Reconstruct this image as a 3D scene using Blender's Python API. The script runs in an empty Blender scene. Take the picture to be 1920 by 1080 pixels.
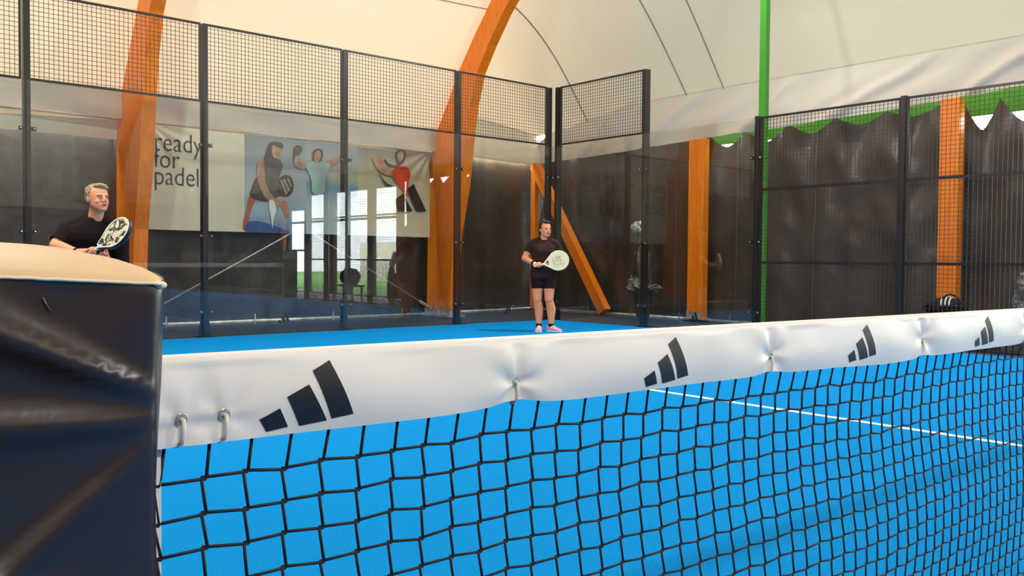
import bpy, bmesh, math, random
from mathutils import Vector, Matrix, noise
sc = bpy.context.scene
C = sc.collection
PI = math.pi
V = Vector
random.seed(7)

# ------------------------------------------------------------------ camera
CAM = V((-5.22629, -0.85733, 0.99236)); YAW = 0.70991; PIT = -0.03068; ROL = 0.00786; FPX = 1634.408
_F = V((math.sin(YAW)*math.cos(PIT), math.cos(YAW)*math.cos(PIT), math.sin(PIT)))
_R = V((math.cos(YAW), -math.sin(YAW), 0)); _U = _R.cross(_F)
_R2 = math.cos(ROL)*_R + math.sin(ROL)*_U; _U2 = -math.sin(ROL)*_R + math.cos(ROL)*_U
cd = bpy.data.cameras.new('camera'); cam = bpy.data.objects.new('camera', cd); C.objects.link(cam)
cam.matrix_world = Matrix(((_R2.x, _U2.x, -_F.x, CAM.x), (_R2.y, _U2.y, -_F.y, CAM.y), (_R2.z, _U2.z, -_F.z, CAM.z), (0, 0, 0, 1)))
cd.sensor_width = 36; cd.lens = FPX/1920*36; cd.clip_start = 0.02; cd.clip_end = 300
sc.camera = cam
def at(px, py, ax, val):                 # surveying helper: pixel of the photograph -> point on a known plane
    d = _F + (px-960)/FPX*_R2 - (py-540)/FPX*_U2
    i = 'xyz'.index(ax)
    return CAM + d*((val-CAM[i])/d[i])

# ------------------------------------------------------------------ light
sc.view_settings.view_transform = 'Standard'; sc.view_settings.look = 'None'
sc.view_settings.gamma = 1.0; sc.view_settings.use_curve_mapping = False
sc.view_settings.exposure = 0.5
w = bpy.data.worlds.new('sky'); sc.world = w; w.use_nodes = True
nt = w.node_tree; bg = nt.nodes['Background']
tc = nt.nodes.new('ShaderNodeTexCoord'); sp = nt.nodes.new('ShaderNodeSeparateXYZ'); rp = nt.nodes.new('ShaderNodeValToRGB')
nt.links.new(tc.outputs['Generated'], sp.inputs[0]); nt.links.new(sp.outputs['Z'], rp.inputs[0]); nt.links.new(rp.outputs[0], bg.inputs[0])
rp.color_ramp.elements[0].position = 0.0; rp.color_ramp.elements[0].color = (0.90, 0.97, 1.0, 1)
rp.color_ramp.elements[1].position = 0.7; rp.color_ramp.elements[1].color = (0.66, 0.80, 1.0, 1)
bg.inputs[1].default_value = 11.5
sd = bpy.data.lights.new('sun', 'SUN'); sd.energy = 34.0; sd.angle = 0.02; sd.color = (1.0, 0.74, 0.44)
sun = bpy.data.objects.new('sun', sd); C.objects.link(sun)
sun.rotation_euler = V((-0.52, 0.70, 0.55)).to_track_quat('Z', 'Y').to_euler()
sc.cycles.max_bounces = 10; sc.cycles.diffuse_bounces = 6; sc.cycles.glossy_bounces = 5; sc.cycles.transparent_max_bounces = 24
sc.cycles.caustics_reflective = False; sc.cycles.caustics_refractive = False

# ------------------------------------------------------------------ materials
def pbr(name, col, rough=0.5, metal=0.0, noise_amt=0.0, nscale=8.0, bump=0.0, bscale=40.0, spec=0.5, coat=0.0, dist=0.01):
    m = bpy.data.materials.new(name); m.use_nodes = True
    n = m.node_tree; b = n.nodes['Principled BSDF']
    b.inputs['Base Color'].default_value = (*col, 1); b.inputs['Roughness'].default_value = rough
    b.inputs['Metallic'].default_value = metal; b.inputs['Specular IOR Level'].default_value = spec
    if coat: b.inputs['Coat Weight'].default_value = coat
    t = n.nodes.new('ShaderNodeTexCoord')
    if noise_amt:
        x = n.nodes.new('ShaderNodeTexNoise'); x.inputs['Scale'].default_value = nscale; x.inputs['Detail'].default_value = 5
        n.links.new(t.outputs['Object'], x.inputs['Vector'])
        r = n.nodes.new('ShaderNodeValToRGB')
        r.color_ramp.elements[0].position = 0.3; r.color_ramp.elements[1].position = 0.7
        r.color_ramp.elements[0].color = tuple(c*(1-noise_amt) for c in col)+(1,)
        r.color_ramp.elements[1].color = tuple(min(1, c*(1+noise_amt)) for c in col)+(1,)
        n.links.new(x.outputs['Fac'], r.inputs[0]); n.links.new(r.outputs[0], b.inputs['Base Color'])
    if bump:
        y = n.nodes.new('ShaderNodeTexNoise'); y.inputs['Scale'].default_value = bscale; y.inputs['Detail'].default_value = 4
        n.links.new(t.outputs['Object'], y.inputs['Vector'])
        bp = n.nodes.new('ShaderNodeBump'); bp.inputs['Strength'].default_value = bump; bp.inputs['Distance'].default_value = dist
        n.links.new(y.outputs['Fac'], bp.inputs['Height']); n.links.new(bp.outputs[0], b.inputs['Normal'])
    return m

def wood_mat(name, c1, c2):
    m = bpy.data.materials.new(name); m.use_nodes = True
    n = m.node_tree; b = n.nodes['Principled BSDF']
    t = n.nodes.new('ShaderNodeTexCoord'); mp = n.nodes.new('ShaderNodeMapping'); mp.inputs['Scale'].default_value = (14, 14, 0.9)
    x = n.nodes.new('ShaderNodeTexNoise'); x.inputs['Scale'].default_value = 2.2; x.inputs['Detail'].default_value = 6
    r = n.nodes.new('ShaderNodeValToRGB'); r.color_ramp.elements[0].position = 0.3; r.color_ramp.elements[1].position = 0.72
    r.color_ramp.elements[0].color = (*c1, 1); r.color_ramp.elements[1].color = (*c2, 1)
    n.links.new(t.outputs['Object'], mp.inputs[0]); n.links.new(mp.outputs[0], x.inputs['Vector'])
    n.links.new(x.outputs['Fac'], r.inputs[0]); n.links.new(r.outputs[0], b.inputs['Base Color'])
    bp = n.nodes.new('ShaderNodeBump'); bp.inputs['Strength'].default_value = 0.15
    n.links.new(x.outputs['Fac'], bp.inputs['Height']); n.links.new(bp.outputs[0], b.inputs['Normal'])
    b.inputs['Roughness'].default_value = 0.42
    return m

def membrane_mat(name, refl, trans, tf):
    m = bpy.data.materials.new(name); m.use_nodes = True
    n = m.node_tree; n.nodes.remove(n.nodes['Principled BSDF']); out = n.nodes['Material Output']
    d = n.nodes.new('ShaderNodeBsdfDiffuse'); d.inputs[0].default_value = (*refl, 1)
    tr = n.nodes.new('ShaderNodeBsdfTranslucent'); tr.inputs[0].default_value = (*trans, 1)
    mx = n.nodes.new('ShaderNodeMixShader'); mx.inputs[0].default_value = tf
    t = n.nodes.new('ShaderNodeTexCoord'); x = n.nodes.new('ShaderNodeTexNoise'); x.inputs['Scale'].default_value = 1.3; x.inputs['Detail'].default_value = 3
    bp = n.nodes.new('ShaderNodeBump'); bp.inputs['Strength'].default_value = 0.35; bp.inputs['Distance'].default_value = 0.12
    n.links.new(t.outputs['Object'], x.inputs['Vector']); n.links.new(x.outputs['Fac'], bp.inputs['Height'])
    for s in (d, tr): n.links.new(bp.outputs[0], s.inputs['Normal'])
    n.links.new(d.outputs[0], mx.inputs[1]); n.links.new(tr.outputs[0], mx.inputs[2]); n.links.new(mx.outputs[0], out.inputs[0])
    return m

def glass_mat():
    m = bpy.data.materials.new('clear_glass'); m.use_nodes = True
    n = m.node_tree; n.nodes.remove(n.nodes['Principled BSDF']); out = n.nodes['Material Output']
    g = n.nodes.new('ShaderNodeNewGeometry'); dp = n.nodes.new('ShaderNodeVectorMath'); dp.operation = 'DOT_PRODUCT'
    n.links.new(g.outputs['Incoming'], dp.inputs[0]); n.links.new(g.outputs['Normal'], dp.inputs[1])
    def mt(op, a, b=None):
        q = n.nodes.new('ShaderNodeMath'); q.operation = op
        for i, s in enumerate((a, b)):
            if s is None: continue
            if isinstance(s, (int, float)): q.inputs[i].default_value = s
            else: n.links.new(s, q.inputs[i])
        return q.outputs[0]
    c = mt('ABSOLUTE', dp.outputs['Value']); k = mt('POWER', mt('SUBTRACT', 1.0, c), 5.0)
    f = mt('ADD', mt('MULTIPLY', k, 0.95), 0.05)
    gl = n.nodes.new('ShaderNodeBsdfGlossy'); gl.inputs['Roughness'].default_value = 0.0
    tr = n.nodes.new('ShaderNodeBsdfTransparent'); tr.inputs[0].default_value = (0.955, 0.975, 0.965, 1)
    mx = n.nodes.new('ShaderNodeMixShader'); n.links.new(f, mx.inputs[0]); n.links.new(tr.outputs[0], mx.inputs[1]); n.links.new(gl.outputs[0], mx.inputs[2])
    n.links.new(mx.outputs[0], out.inputs[0])
    return m

def turf_mat():
    m = pbr('blue_turf', (0.004, 0.235, 0.70), 0.95, spec=0.02)
    n = m.node_tree; b = n.nodes['Principled BSDF']
    t = n.nodes.new('ShaderNodeTexCoord')
    a = n.nodes.new('ShaderNodeTexNoise'); a.inputs['Scale'].default_value = 260; a.inputs['Detail'].default_value = 3
    c = n.nodes.new('ShaderNodeTexNoise'); c.inputs['Scale'].default_value = 1.4; c.inputs['Detail'].default_value = 4
    r = n.nodes.new('ShaderNodeValToRGB'); r.color_ramp.elements[0].position = 0.35; r.color_ramp.elements[1].position = 0.75
    r.color_ramp.elements[0].color = (0.001, 0.185, 0.56, 1); r.color_ramp.elements[1].color = (0.012, 0.39, 0.90, 1)
    r2 = n.nodes.new('ShaderNodeValToRGB'); r2.color_ramp.elements[0].color = (0.88, 0.88, 0.88, 1); r2.color_ramp.elements[1].color = (1, 1, 1, 1)
    mx = n.nodes.new('ShaderNodeMix'); mx.data_type = 'RGBA'; mx.blend_type = 'MULTIPLY'; mx.inputs[0].default_value = 1
    for q in (a, c): n.links.new(t.outputs['Object'], q.inputs['Vector'])
    n.links.new(a.outputs['Fac'], r.inputs[0]); n.links.new(c.outputs['Fac'], r2.inputs[0])
    n.links.new(r.outputs[0], mx.inputs[6]); n.links.new(r2.outputs[0], mx.inputs[7]); n.links.new(mx.outputs[2], b.inputs['Base Color'])
    bp = n.nodes.new('ShaderNodeBump'); bp.inputs['Strength'].default_value = 0.6; bp.inputs['Distance'].default_value = 0.01
    n.links.new(a.outputs['Fac'], bp.inputs['Height']); n.links.new(bp.outputs[0], b.inputs['Normal'])
    return m

def patch_mat(name, c1, c2, scale, rough=0.4, lo=0.45, hi=0.52):
    m = pbr(name, c1, rough); n = m.node_tree; b = n.nodes['Principled BSDF']
    t = n.nodes.new('ShaderNodeTexCoord'); x = n.nodes.new('ShaderNodeTexNoise'); x.inputs['Scale'].default_value = scale; x.inputs['Detail'].default_value = 4; x.inputs['Distortion'].default_value = 1.5
    r = n.nodes.new('ShaderNodeValToRGB'); r.color_ramp.elements[0].position = lo; r.color_ramp.elements[1].position = hi
    r.color_ramp.elements[0].color = (*c1, 1); r.color_ramp.elements[1].color = (*c2, 1)
    n.links.new(t.outputs['Object'], x.inputs['Vector']); n.links.new(x.outputs['Fac'], r.inputs[0]); n.links.new(r.outputs[0], b.inputs['Base Color'])
    return m

def banner_mat():       # printed vinyl: cream left third, then three photo backdrops, soft colour bands
    m = pbr('printed_vinyl', (0.7, 0.66, 0.52), 0.45, bump=0.15, bscale=3.0, dist=0.05)
    n = m.node_tree; b = n.nodes['Principled BSDF']
    t = n.nodes.new('ShaderNodeTexCoord'); s = n.nodes.new('ShaderNodeSeparateXYZ'); n.links.new(t.outputs['Object'], s.inputs[0])
    def ramp(src, lo, hi, stops, const=False):
        mr = n.nodes.new('ShaderNodeMapRange'); mr.inputs[1].default_value = lo; mr.inputs[2].default_value = hi
        n.links.new(src, mr.inputs[0]); r = n.nodes.new('ShaderNodeValToRGB')
        if const: r.color_ramp.interpolation = 'CONSTANT'
        while len(r.color_ramp.elements) < len(stops): r.color_ramp.elements.new(0.5)
        for e, (p, c) in zip(r.color_ramp.elements, stops): e.position = p; e.color = (*c, 1)
        n.links.new(mr.outputs[0], r.inputs[0]); return r.outputs[0]
    cream = (0.70, 0.66, 0.50)
    za = ramp(s.outputs['Z'], 1.42, 2.95, [(0, (0.10, 0.20, 0.36)), (0.22, (0.30, 0.45, 0.55)), (0.45, (0.38, 0.44, 0.46)), (1, (0.25, 0.27, 0.28))])
    zb = ramp(s.outputs['Z'], 1.42, 2.95, [(0, (0.45, 0.55, 0.55)), (0.3, (0.42, 0.50, 0.48)), (0.52, (0.15, 0.30, 0.42)), (0.62, (0.40, 0.38, 0.30)), (1, (0.28, 0.33, 0.37))])
    zc = ramp(s.outputs['Z'], 1.42, 2.95, [(0, (0.62, 0.58, 0.42)), (0.5, (0.50, 0.47, 0.30)), (0.72, (0.48, 0.44, 0.28)), (1, (0.25, 0.23, 0.18))])
    def sel(x0, a, c):
        g = n.nodes.new('ShaderNodeMath'); g.operation = 'GREATER_THAN'; g.inputs[1].default_value = x0; n.links.new(s.outputs['X'], g.inputs[0])
        q = n.nodes.new('ShaderNodeMix'); q.data_type = 'RGBA'; n.links.new(g.outputs[0], q.inputs[0])
        if isinstance(a, tuple): q.inputs[6].default_value = (*a, 1)
        else: n.links.new(a, q.inputs[6])
        n.links.new(c, q.inputs[7]); return q.outputs[2]
    o = sel(0.55, cream, za); o = sel(1.62, o, zb); o = sel(2.6, o, zc)
    n.links.new(o, b.inputs['Base Color'])
    return m

def fill_lamp_mat():
    m = pbr('added_led_panel', (1, 1, 1), 0.5); b = m.node_tree.nodes['Principled BSDF']; b.inputs['Emission Color'].default_value = (1, 1, 1, 1); b.inputs['Emission Strength'].default_value = 6; return m  # glow for the added floodlights
M = dict(fill_lamp=fill_lamp_mat(),
    turf=turf_mat(), line=pbr('white_line_turf', (0.75, 0.80, 0.80), 0.9),
    ground=pbr('dark_rubber_floor', (0.030, 0.026, 0.028), 0.55, noise_amt=0.3, nscale=3),
    grass=pbr('grass', (0.13, 0.30, 0.05), 0.95, noise_amt=0.5, nscale=2), leaf=pbr('tree_leaves', (0.06, 0.16, 0.035), 0.8, noise_amt=0.6, nscale=3),
    bark=pbr('bark', (0.08, 0.05, 0.03), 0.9),
    wood=wood_mat('orange_glulam', (0.82, 0.165, 0.003), (0.97, 0.29, 0.008)),
    steel=pbr('black_steel', (0.014, 0.010, 0.010), 0.35, noise_amt=0.2), wire=pbr('dark_wire', (0.035, 0.028, 0.024), 0.45),
    zinc=pbr('zinc', (0.55, 0.54, 0.50), 0.4, 0.6, noise_amt=0.3), bolt=pbr('bolt_metal', (0.7, 0.7, 0.68), 0.25, 0.9),
    green=pbr('green_paint', (0.045, 0.36, 0.022), 0.35), greencloth=membrane_mat('green_awning', (0.05, 0.13, 0.015), (0.045, 0.12, 0.012), 0.10),
    curtain=pbr('black_tarpaulin', (0.050, 0.039, 0.031), 0.36, noise_amt=0.35, nscale=1.2, bump=0.5, bscale=2.2, dist=0.06, spec=0.6),
    seamd=pbr('tarpaulin_seam', (0.07, 0.065, 0.06), 0.4),
    roof=membrane_mat('roof_membrane', (0.66, 0.59, 0.45), (0.64, 0.53, 0.35), 0.0415),
    skirt=membrane_mat('skirt_membrane', (0.58, 0.53, 0.46), (0.58, 0.52, 0.45), 0.026),
    skirt2=membrane_mat('heavy_skirt_membrane', (0.66, 0.60, 0.48), (0.58, 0.52, 0.40), 0.017),
    roofseam=pbr('roof_seam', (0.38, 0.33, 0.25), 0.8),
    glass=glass_mat(), banner=banner_mat(), ink=pbr('black_print', (0.012, 0.010, 0.013), 0.5),
    band=pbr('white_net_band', (0.85, 0.81, 0.765), 0.42, bump=0.10, bscale=18, dist=0.01), cord=pbr('white_cord', (0.75, 0.73, 0.68), 0.8),
    net=pbr('black_net_cord', (0.008, 0.007, 0.012), 0.7),
    pad=pbr('black_vinyl', (0.020, 0.010, 0.010), 0.33, noise_amt=0.3, nscale=9, bump=0.2, bscale=14, dist=0.01, spec=0.65),
    padtop=pbr('tan_vinyl', (0.60, 0.42, 0.24), 0.5, noise_amt=0.08, nscale=12), fray=pbr('frayed_white', (0.75, 0.68, 0.55), 0.9),
    skin=pbr('skin_light', (0.78, 0.33, 0.18), 0.5, noise_amt=0.04, nscale=20), skin2=pbr('skin_tan', (0.80, 0.32, 0.15), 0.5, noise_amt=0.04, nscale=20),
    lip=pbr('lips', (0.36, 0.10, 0.08), 0.45), eye=pbr('eye_white', (0.6, 0.58, 0.55), 0.3), iris=pbr('iris', (0.02, 0.012, 0.01), 0.2),
    ghair=pbr('grey_hair', (0.30, 0.24, 0.145), 0.7, noise_amt=0.5, nscale=60, bump=0.8, bscale=90), dhair=pbr('dark_hair', (0.012, 0.007, 0.006), 0.5, bump=0.8, bscale=90),
    shirt=pbr('black_shirt', (0.010, 0.0045, 0.006), 0.9, noise_amt=0.2, nscale=9, spec=0.2), shirt2=pbr('charcoal_shirt', (0.030, 0.015, 0.012), 0.9, noise_amt=0.2, nscale=9, spec=0.2),
    shorts=pbr('black_shorts', (0.012, 0.004, 0.007), 0.85, spec=0.25), shoe=pbr('pink_shoe', (0.72, 0.34, 0.42), 0.6, noise_amt=0.3, nscale=40), white=pbr('white_plastic', (0.78, 0.78, 0.72), 0.4),
    dshoe=pbr('dark_shoe', (0.03, 0.03, 0.04), 0.6),
    rwhite=pbr('ivory_racket', (0.90, 0.85, 0.58), 0.35), rface=patch_mat('patterned_racket_face', (0.03, 0.03, 0.02), (0.62, 0.62, 0.45), 16),
    grey=pbr('grey_print', (0.33, 0.33, 0.26), 0.5), foil=pbr('crumpled_film', (0.10, 0.10, 0.10), 0.12, noise_amt=0.5, nscale=6, bump=1.0, bscale=14, dist=0.05, spec=1.0),
    stripe=patch_mat('striped_net_cloth', (0.02, 0.02, 0.02), (0.6, 0.6, 0.56), 22, 0.5, 0.48, 0.5),
    wallwhite=pbr('white_wall_paint', (0.75, 0.75, 0.72), 0.8), red=pbr('red_print', (0.60, 0.035, 0.02), 0.5), mint=pbr('mint_print', (0.38, 0.56, 0.50), 0.5),
    pskin=pbr('skin_print', (0.42, 0.24, 0.14), 0.5, noise_amt=0.25, nscale=10), pdark=pbr('dark_print', (0.06, 0.045, 0.04), 0.5), pblue=pbr('blue_print', (0.03, 0.09, 0.30), 0.5),
    pink2=pbr('red_skin_print', (0.40, 0.12, 0.08), 0.5), pgrey=pbr('dark_grey_print', (0.085, 0.07, 0.065), 0.5, noise_amt=0.2, nscale=8),
)

# ------------------------------------------------------------------ helpers
def obj(name, bm, mat, parent=None, smooth=False, loc=None):
    me = bpy.data.meshes.new(name)
    if isinstance(bm, bmesh.types.BMesh): bm.to_mesh(me); bm.free()
    else: me = bm
    me.name = name
    me.materials.clear(); me.materials.append(M[mat])
    if smooth:
        for p in me.polygons: p.use_smooth = True
    o = bpy.data.objects.new(name, me); C.objects.link(o)
    if parent: o.parent = parent
    if loc: o.location = loc
    return o
def tag(o, label=None, cat=None, group=None, kind=None):
    if label: o['label'] = label
    if cat: o['category'] = cat
    if group: o['group'] = group
    if kind: o['kind'] = kind
    return o
def thing(name, label, cat, loc=(0, 0, 0), rotz=0, group=None):
    o = bpy.data.objects.new(name, None); C.objects.link(o); o.empty_display_size = 0.1
    o.location = loc; o.rotation_euler = (0, 0, rotz); return tag(o, label, cat, group)
def copy_tree(o, parent=None):
    c = o.copy(); C.objects.link(c); c.parent = parent
    for ch in list(o.children): copy_tree(ch, c)
    return c
def box(bm, x0, x1, y0, y1, z0, z1):
    v = [bm.verts.new((x, y, z)) for x in (x0, x1) for y in (y0, y1) for z in (z0, z1)]
    for f in ((0, 1, 3, 2), (4, 6, 7, 5), (0, 4, 5, 1), (2, 3, 7, 6), (0, 2, 6, 4), (1, 5, 7, 3)): bm.faces.new([v[i] for i in f])
def bxo(name, mat, dims, parent=None, bevel=0.0):
    bm = bmesh.new(); box(bm, *dims)
    bmesh.ops.recalc_face_normals(bm, faces=bm.faces)
    if bevel: bmesh.ops.bevel(bm, geom=list(bm.edges), offset=bevel, segments=2, affect='EDGES')
    return obj(name, bm, mat, parent)
def frame(d):
    d = d.normalized(); a = V((0, 0, 1)) if abs(d.z) < 0.9 else V((1, 0, 0))
    u = d.cross(a).normalized(); return u, d.cross(u)
def tube(bm, pts, r, n=8, closed=False, cap=True):
    pts = [V(p) for p in pts]; rs = r if isinstance(r, (list, tuple)) else [r]*len(pts)
    rings = []; u = None
    for i, p in enumerate(pts):
        a = pts[i-1] if (i or closed) else p; b = pts[(i+1) % len(pts)] if (i < len(pts)-1 or closed) else p
        d = (b-a).normalized()
        if u is None: u, _ = frame(d)
        u = (u - d*u.dot(d)).normalized(); v = d.cross(u)
        rings.append([bm.verts.new(p + (u*math.cos(2*PI*k/n) + v*math.sin(2*PI*k/n))*rs[i]) for k in range(n)])
    m = len(rings)
    for i in range(m if closed else m-1):
        A, B = rings[i], rings[(i+1) % m]
        for k in range(n): bm.faces.new((A[k], A[(k+1) % n], B[(k+1) % n], B[k]))
    if cap and not closed: bm.faces.new(rings[0][::-1]); bm.faces.new(rings[-1])
def ell(bm, c, r, rot=None, seg=16):
    mt = Matrix.Translation(V(c)) @ (rot.to_4x4() if rot else Matrix()) @ Matrix.Diagonal((*r, 1))
    bmesh.ops.create_uvsphere(bm, u_segments=seg, v_segments=seg//2+2, radius=1, matrix=mt)
def cap(bm, p0, r0, p1, r1, round_ends=True, n=16):
    p0, p1 = V(p0), V(p1); d = (p1-p0); L = d.length; d.normalize(); pts = []; rs = []
    if round_ends:
        for k in range(1, 5): a = PI/2*(k/5); pts.append(p0 - d*r0*math.cos(a)); rs.append(r0*math.sin(a))
    for k in range(5): t = k/4; pts.append(p0.lerp(p1, t)); rs.append(r0+(r1-r0)*t)
    if round_ends:
        for k in range(4, 0, -1): a = PI/2*(k/5); pts.append(p1 + d*r1*math.cos(a)); rs.append(r1*math.sin(a))
    tube(bm, pts, rs, n)
def loft(bm, secs, n=28, mat=None):      # secs: (cx, cy, z, rx, ry)
    rings = []
    for (cx, cy, z, rx, ry) in secs:
        ring = []
        for k in range(n):
            a = 2*PI*k/n; c_, s_ = math.cos(a), math.sin(a)
            e = 0.88
            p = V((cx + rx*math.copysign(abs(c_)**e, c_), cy + ry*math.copysign(abs(s_)**e, s_), z))
            ring.append(bm.verts.new(mat @ p if mat else p))
        rings.append(ring)
    for A, B in zip(rings, rings[1:]):
        for k in range(n): bm.faces.new((A[k], A[(k+1) % n], B[(k+1) % n], B[k]))
    bm.faces.new(rings[0][::-1]); bm.faces.new(rings[-1])
def remesh(bm, vox, smooth_it=3, wob=0.0, wscale=8.0):
    bmesh.ops.recalc_face_normals(bm, faces=bm.faces)
    me = bpy.data.meshes.new('t'); bm.to_mesh(me); bm.free(); o = bpy.data.objects.new('t', me); C.objects.link(o)
    r = o.modifiers.new('r', 'REMESH'); r.mode = 'VOXEL'; r.voxel_size = vox
    s = o.modifiers.new('s', 'SMOOTH'); s.iterations = smooth_it; s.factor = 0.5
    dg = bpy.context.evaluated_depsgraph_get(); dg.update()
    out = bpy.data.meshes.new_from_object(o.evaluated_get(dg)); bpy.data.objects.remove(o)
    if wob:
        out.calc_loop_triangles() if hasattr(out, 'calc_loop_triangles') else None
        ns = [v.normal.copy() for v in out.vertices]
        for v, nn in zip(out.vertices, ns):
            q = V((v.co.x*wscale, v.co.y*wscale, v.co.z*wscale*0.6)); v.co += nn*noise.noise(q)*wob
    return out
def curve_mesh(splines, ext=0.0, bev=0.0):
    cu = bpy.data.curves.new('c', 'CURVE'); cu.dimensions = '2D'; cu.fill_mode = 'BOTH'; cu.extrude = ext; cu.bevel_depth = bev; cu.bevel_resolution = 1
    for s in splines:
        sp_ = cu.splines.new('POLY'); sp_.points.add(len(s)-1)
        for p, q in zip(sp_.points, s): p.co = (q[0], q[1], 0, 1)
        sp_.use_cyclic_u = True
    o = bpy.data.objects.new('c', cu); C.objects.link(o)
    dg = bpy.context.evaluated_depsgraph_get(); dg.update()
    me = bpy.data.meshes.new_from_object(o.evaluated_get(dg)); bpy.data.objects.remove(o); bpy.data.curves.remove(cu)
    return me
def text_mesh(body, size, ext=0.0005, offset=0.0, line=1.0, align='LEFT'):
    cu = bpy.data.curves.new('t', 'FONT'); cu.body = body; cu.size = size; cu.extrude = ext; cu.offset = offset; cu.space_line = line; cu.align_x = align
    o = bpy.data.objects.new('t', cu); C.objects.link(o)
    dg = bpy.context.evaluated_depsgraph_get(); dg.update()
    me = bpy.data.meshes.new_from_object(o.evaluated_get(dg)); bpy.data.objects.remove(o)
    return me
def grid(fn, nu, nv, skip=None):
    bm = bmesh.new(); vs = [[bm.verts.new(fn(i/nu, j/nv)) for j in range(nv+1)] for i in range(nu+1)]
    for i in range(nu):
        for j in range(nv):
            if skip and skip(i/nu, j/nv): continue
            bm.faces.new((vs[i][j], vs[i+1][j], vs[i+1][j+1], vs[i][j+1]))
    return bm
def interp(tab, x):
    if x <= tab[0][0]: return tab[0][1]
    for (a, b), (c, d) in zip(tab, tab[1:]):
        if x <= c: return b+(d-b)*(x-a)/(c-a)
    return tab[-1][1]
LOGO = [[(0.0, 0.20), (0.195, 0.335), (0.285, 0.0), (0.07, 0.0)],       # three slanted bars, unit width, y up
        [(0.27, 0.50), (0.50, 0.68), (0.71, 0.0), (0.43, 0.0)],
        [(0.60, 0.84), (0.83, 1.0), (1.0, 0.0), (0.84, 0.0)]]
LOGO = [[(0.0, .20), (.20, .34), (.30, .04), (.08, .0)], [(.27, .50), (.50, .66), (.71, .07), (.42, .03)], [(.55, .86), (.745, 1.0), (1.0, .13), (.76, .09)]]

# ------------------------------------------------------------------ tent: floor, roof, walls
YB, XR, HC = 12.75, 7.45, 3.0
bm = bmesh.new(); box(bm, -5, 5, -10, 10, -0.05, 0.0); tag(obj('floor', bm, 'turf'), kind='structure')
bm = bmesh.new(); box(bm, -16.5, 9.0, -13.35, 13.35, -0.25, -0.051); tag(obj('floor', bm, 'ground'), kind='structure')
bm = bmesh.new()
box(bm, -0.025, 0.025, -7.15, 7.15, 0.0005, 0.003)
for s in (-1, 1):
    box(bm, -5, -0.03, s*6.95-0.025, s*6.95+0.025, 0.0005, 0.003); box(bm, 0.03, 5, s*6.95-0.025, s*6.95+0.025, 0.0005, 0.003)
tag(obj('trim_1', bm, 'line'), kind='structure')
bm = bmesh.new(); box(bm, 9.01, 60, -50, 50, -0.30, -0.06); tag(obj('floor', bm, 'grass'), kind='structure')

OUT = [(12.62, 0.0), (12.60, 1.5), (12.58, 2.7), (12.42, 3.25), (12.0, 3.85), (11.65, 4.40), (11.2, 4.95), (10.72, 5.48), (10.0, 6.15), (9.0, 6.95), (7.5, 7.9), (6.0, 8.6), (4.5, 9.15), (3.0, 9.5), (1.5, 9.72), (0.0, 9.8)]
INN = [(11.94, 0.0), (11.80, 1.4), (11.56, 2.33), (11.46, 3.0), (11.34, 3.70), (11.14, 4.28), (10.84, 4.70), (10.44, 5.18), (9.78, 5.80), (8.82, 6.58), (7.35, 7.50), (5.9, 8.2), (4.42, 8.74), (2.95, 9.08), (1.5, 9.3), (0.0, 9.38)]
def arch_parts(x0, x1):
    bm = bmesh.new(); sec = []
    for (yo, zo), (yi, zi) in zip(OUT, INN): sec.append((yo, zo, yi, zi))
    full = sec + [(-a, b, -c, d) for a, b, c, d in sec[-2::-1]]
    vs = [[bm.verts.new(p) for p in ((x0, a, b), (x1, a, b), (x1, c, d), (x0, c, d))] for a, b, c, d in full]
    for A, B in zip(vs, vs[1:]):
        for k in range(4): bm.faces.new((A[k], A[(k+1) % 4], B[(k+1) % 4], B[k]))
    bm.faces.new(vs[0][::-1]); bm.faces.new(vs[-1]); bmesh.ops.recalc_face_normals(bm, faces=bm.faces)
    return bm
ARCHX = [4.34, -1.20, -6.70, -12.20]
ALAB = ['orange glued timber arch between the three-player banner and the tent corner', 'orange glued timber arch left of the ready for padel banner, behind the man',
        'orange glued timber arch outside the frame left of the man', 'orange glued timber arch farthest from the playing court']
for k, ax in enumerate(ARCHX):
    t = thing('timber_arch', ALAB[k], 'arch', (ax, 0, 0), group='timber arches of the tent')
    obj('beam', arch_parts(-0.095, 0.095), 'wood', t)
    for s in (-1, 1):
        sh = bmesh.new()
        for x in (-0.107, 0.097): box(sh, x, x+0.01, s*12.25-0.42, s*12.25+0.42, 0, 0.10)
        for q in range(5): box(sh, -0.122, -0.107, s*12.25-0.40+q*0.18, s*12.25-0.36+q*0.18, 0.0, 0.16+0.04*(q % 2))
        box(sh, -0.18, 0.18, s*12.25-0.44, s*12.25+0.44, -0.04, 0.012)
        obj('steel_shoe', sh, 'zinc', t)

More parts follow.
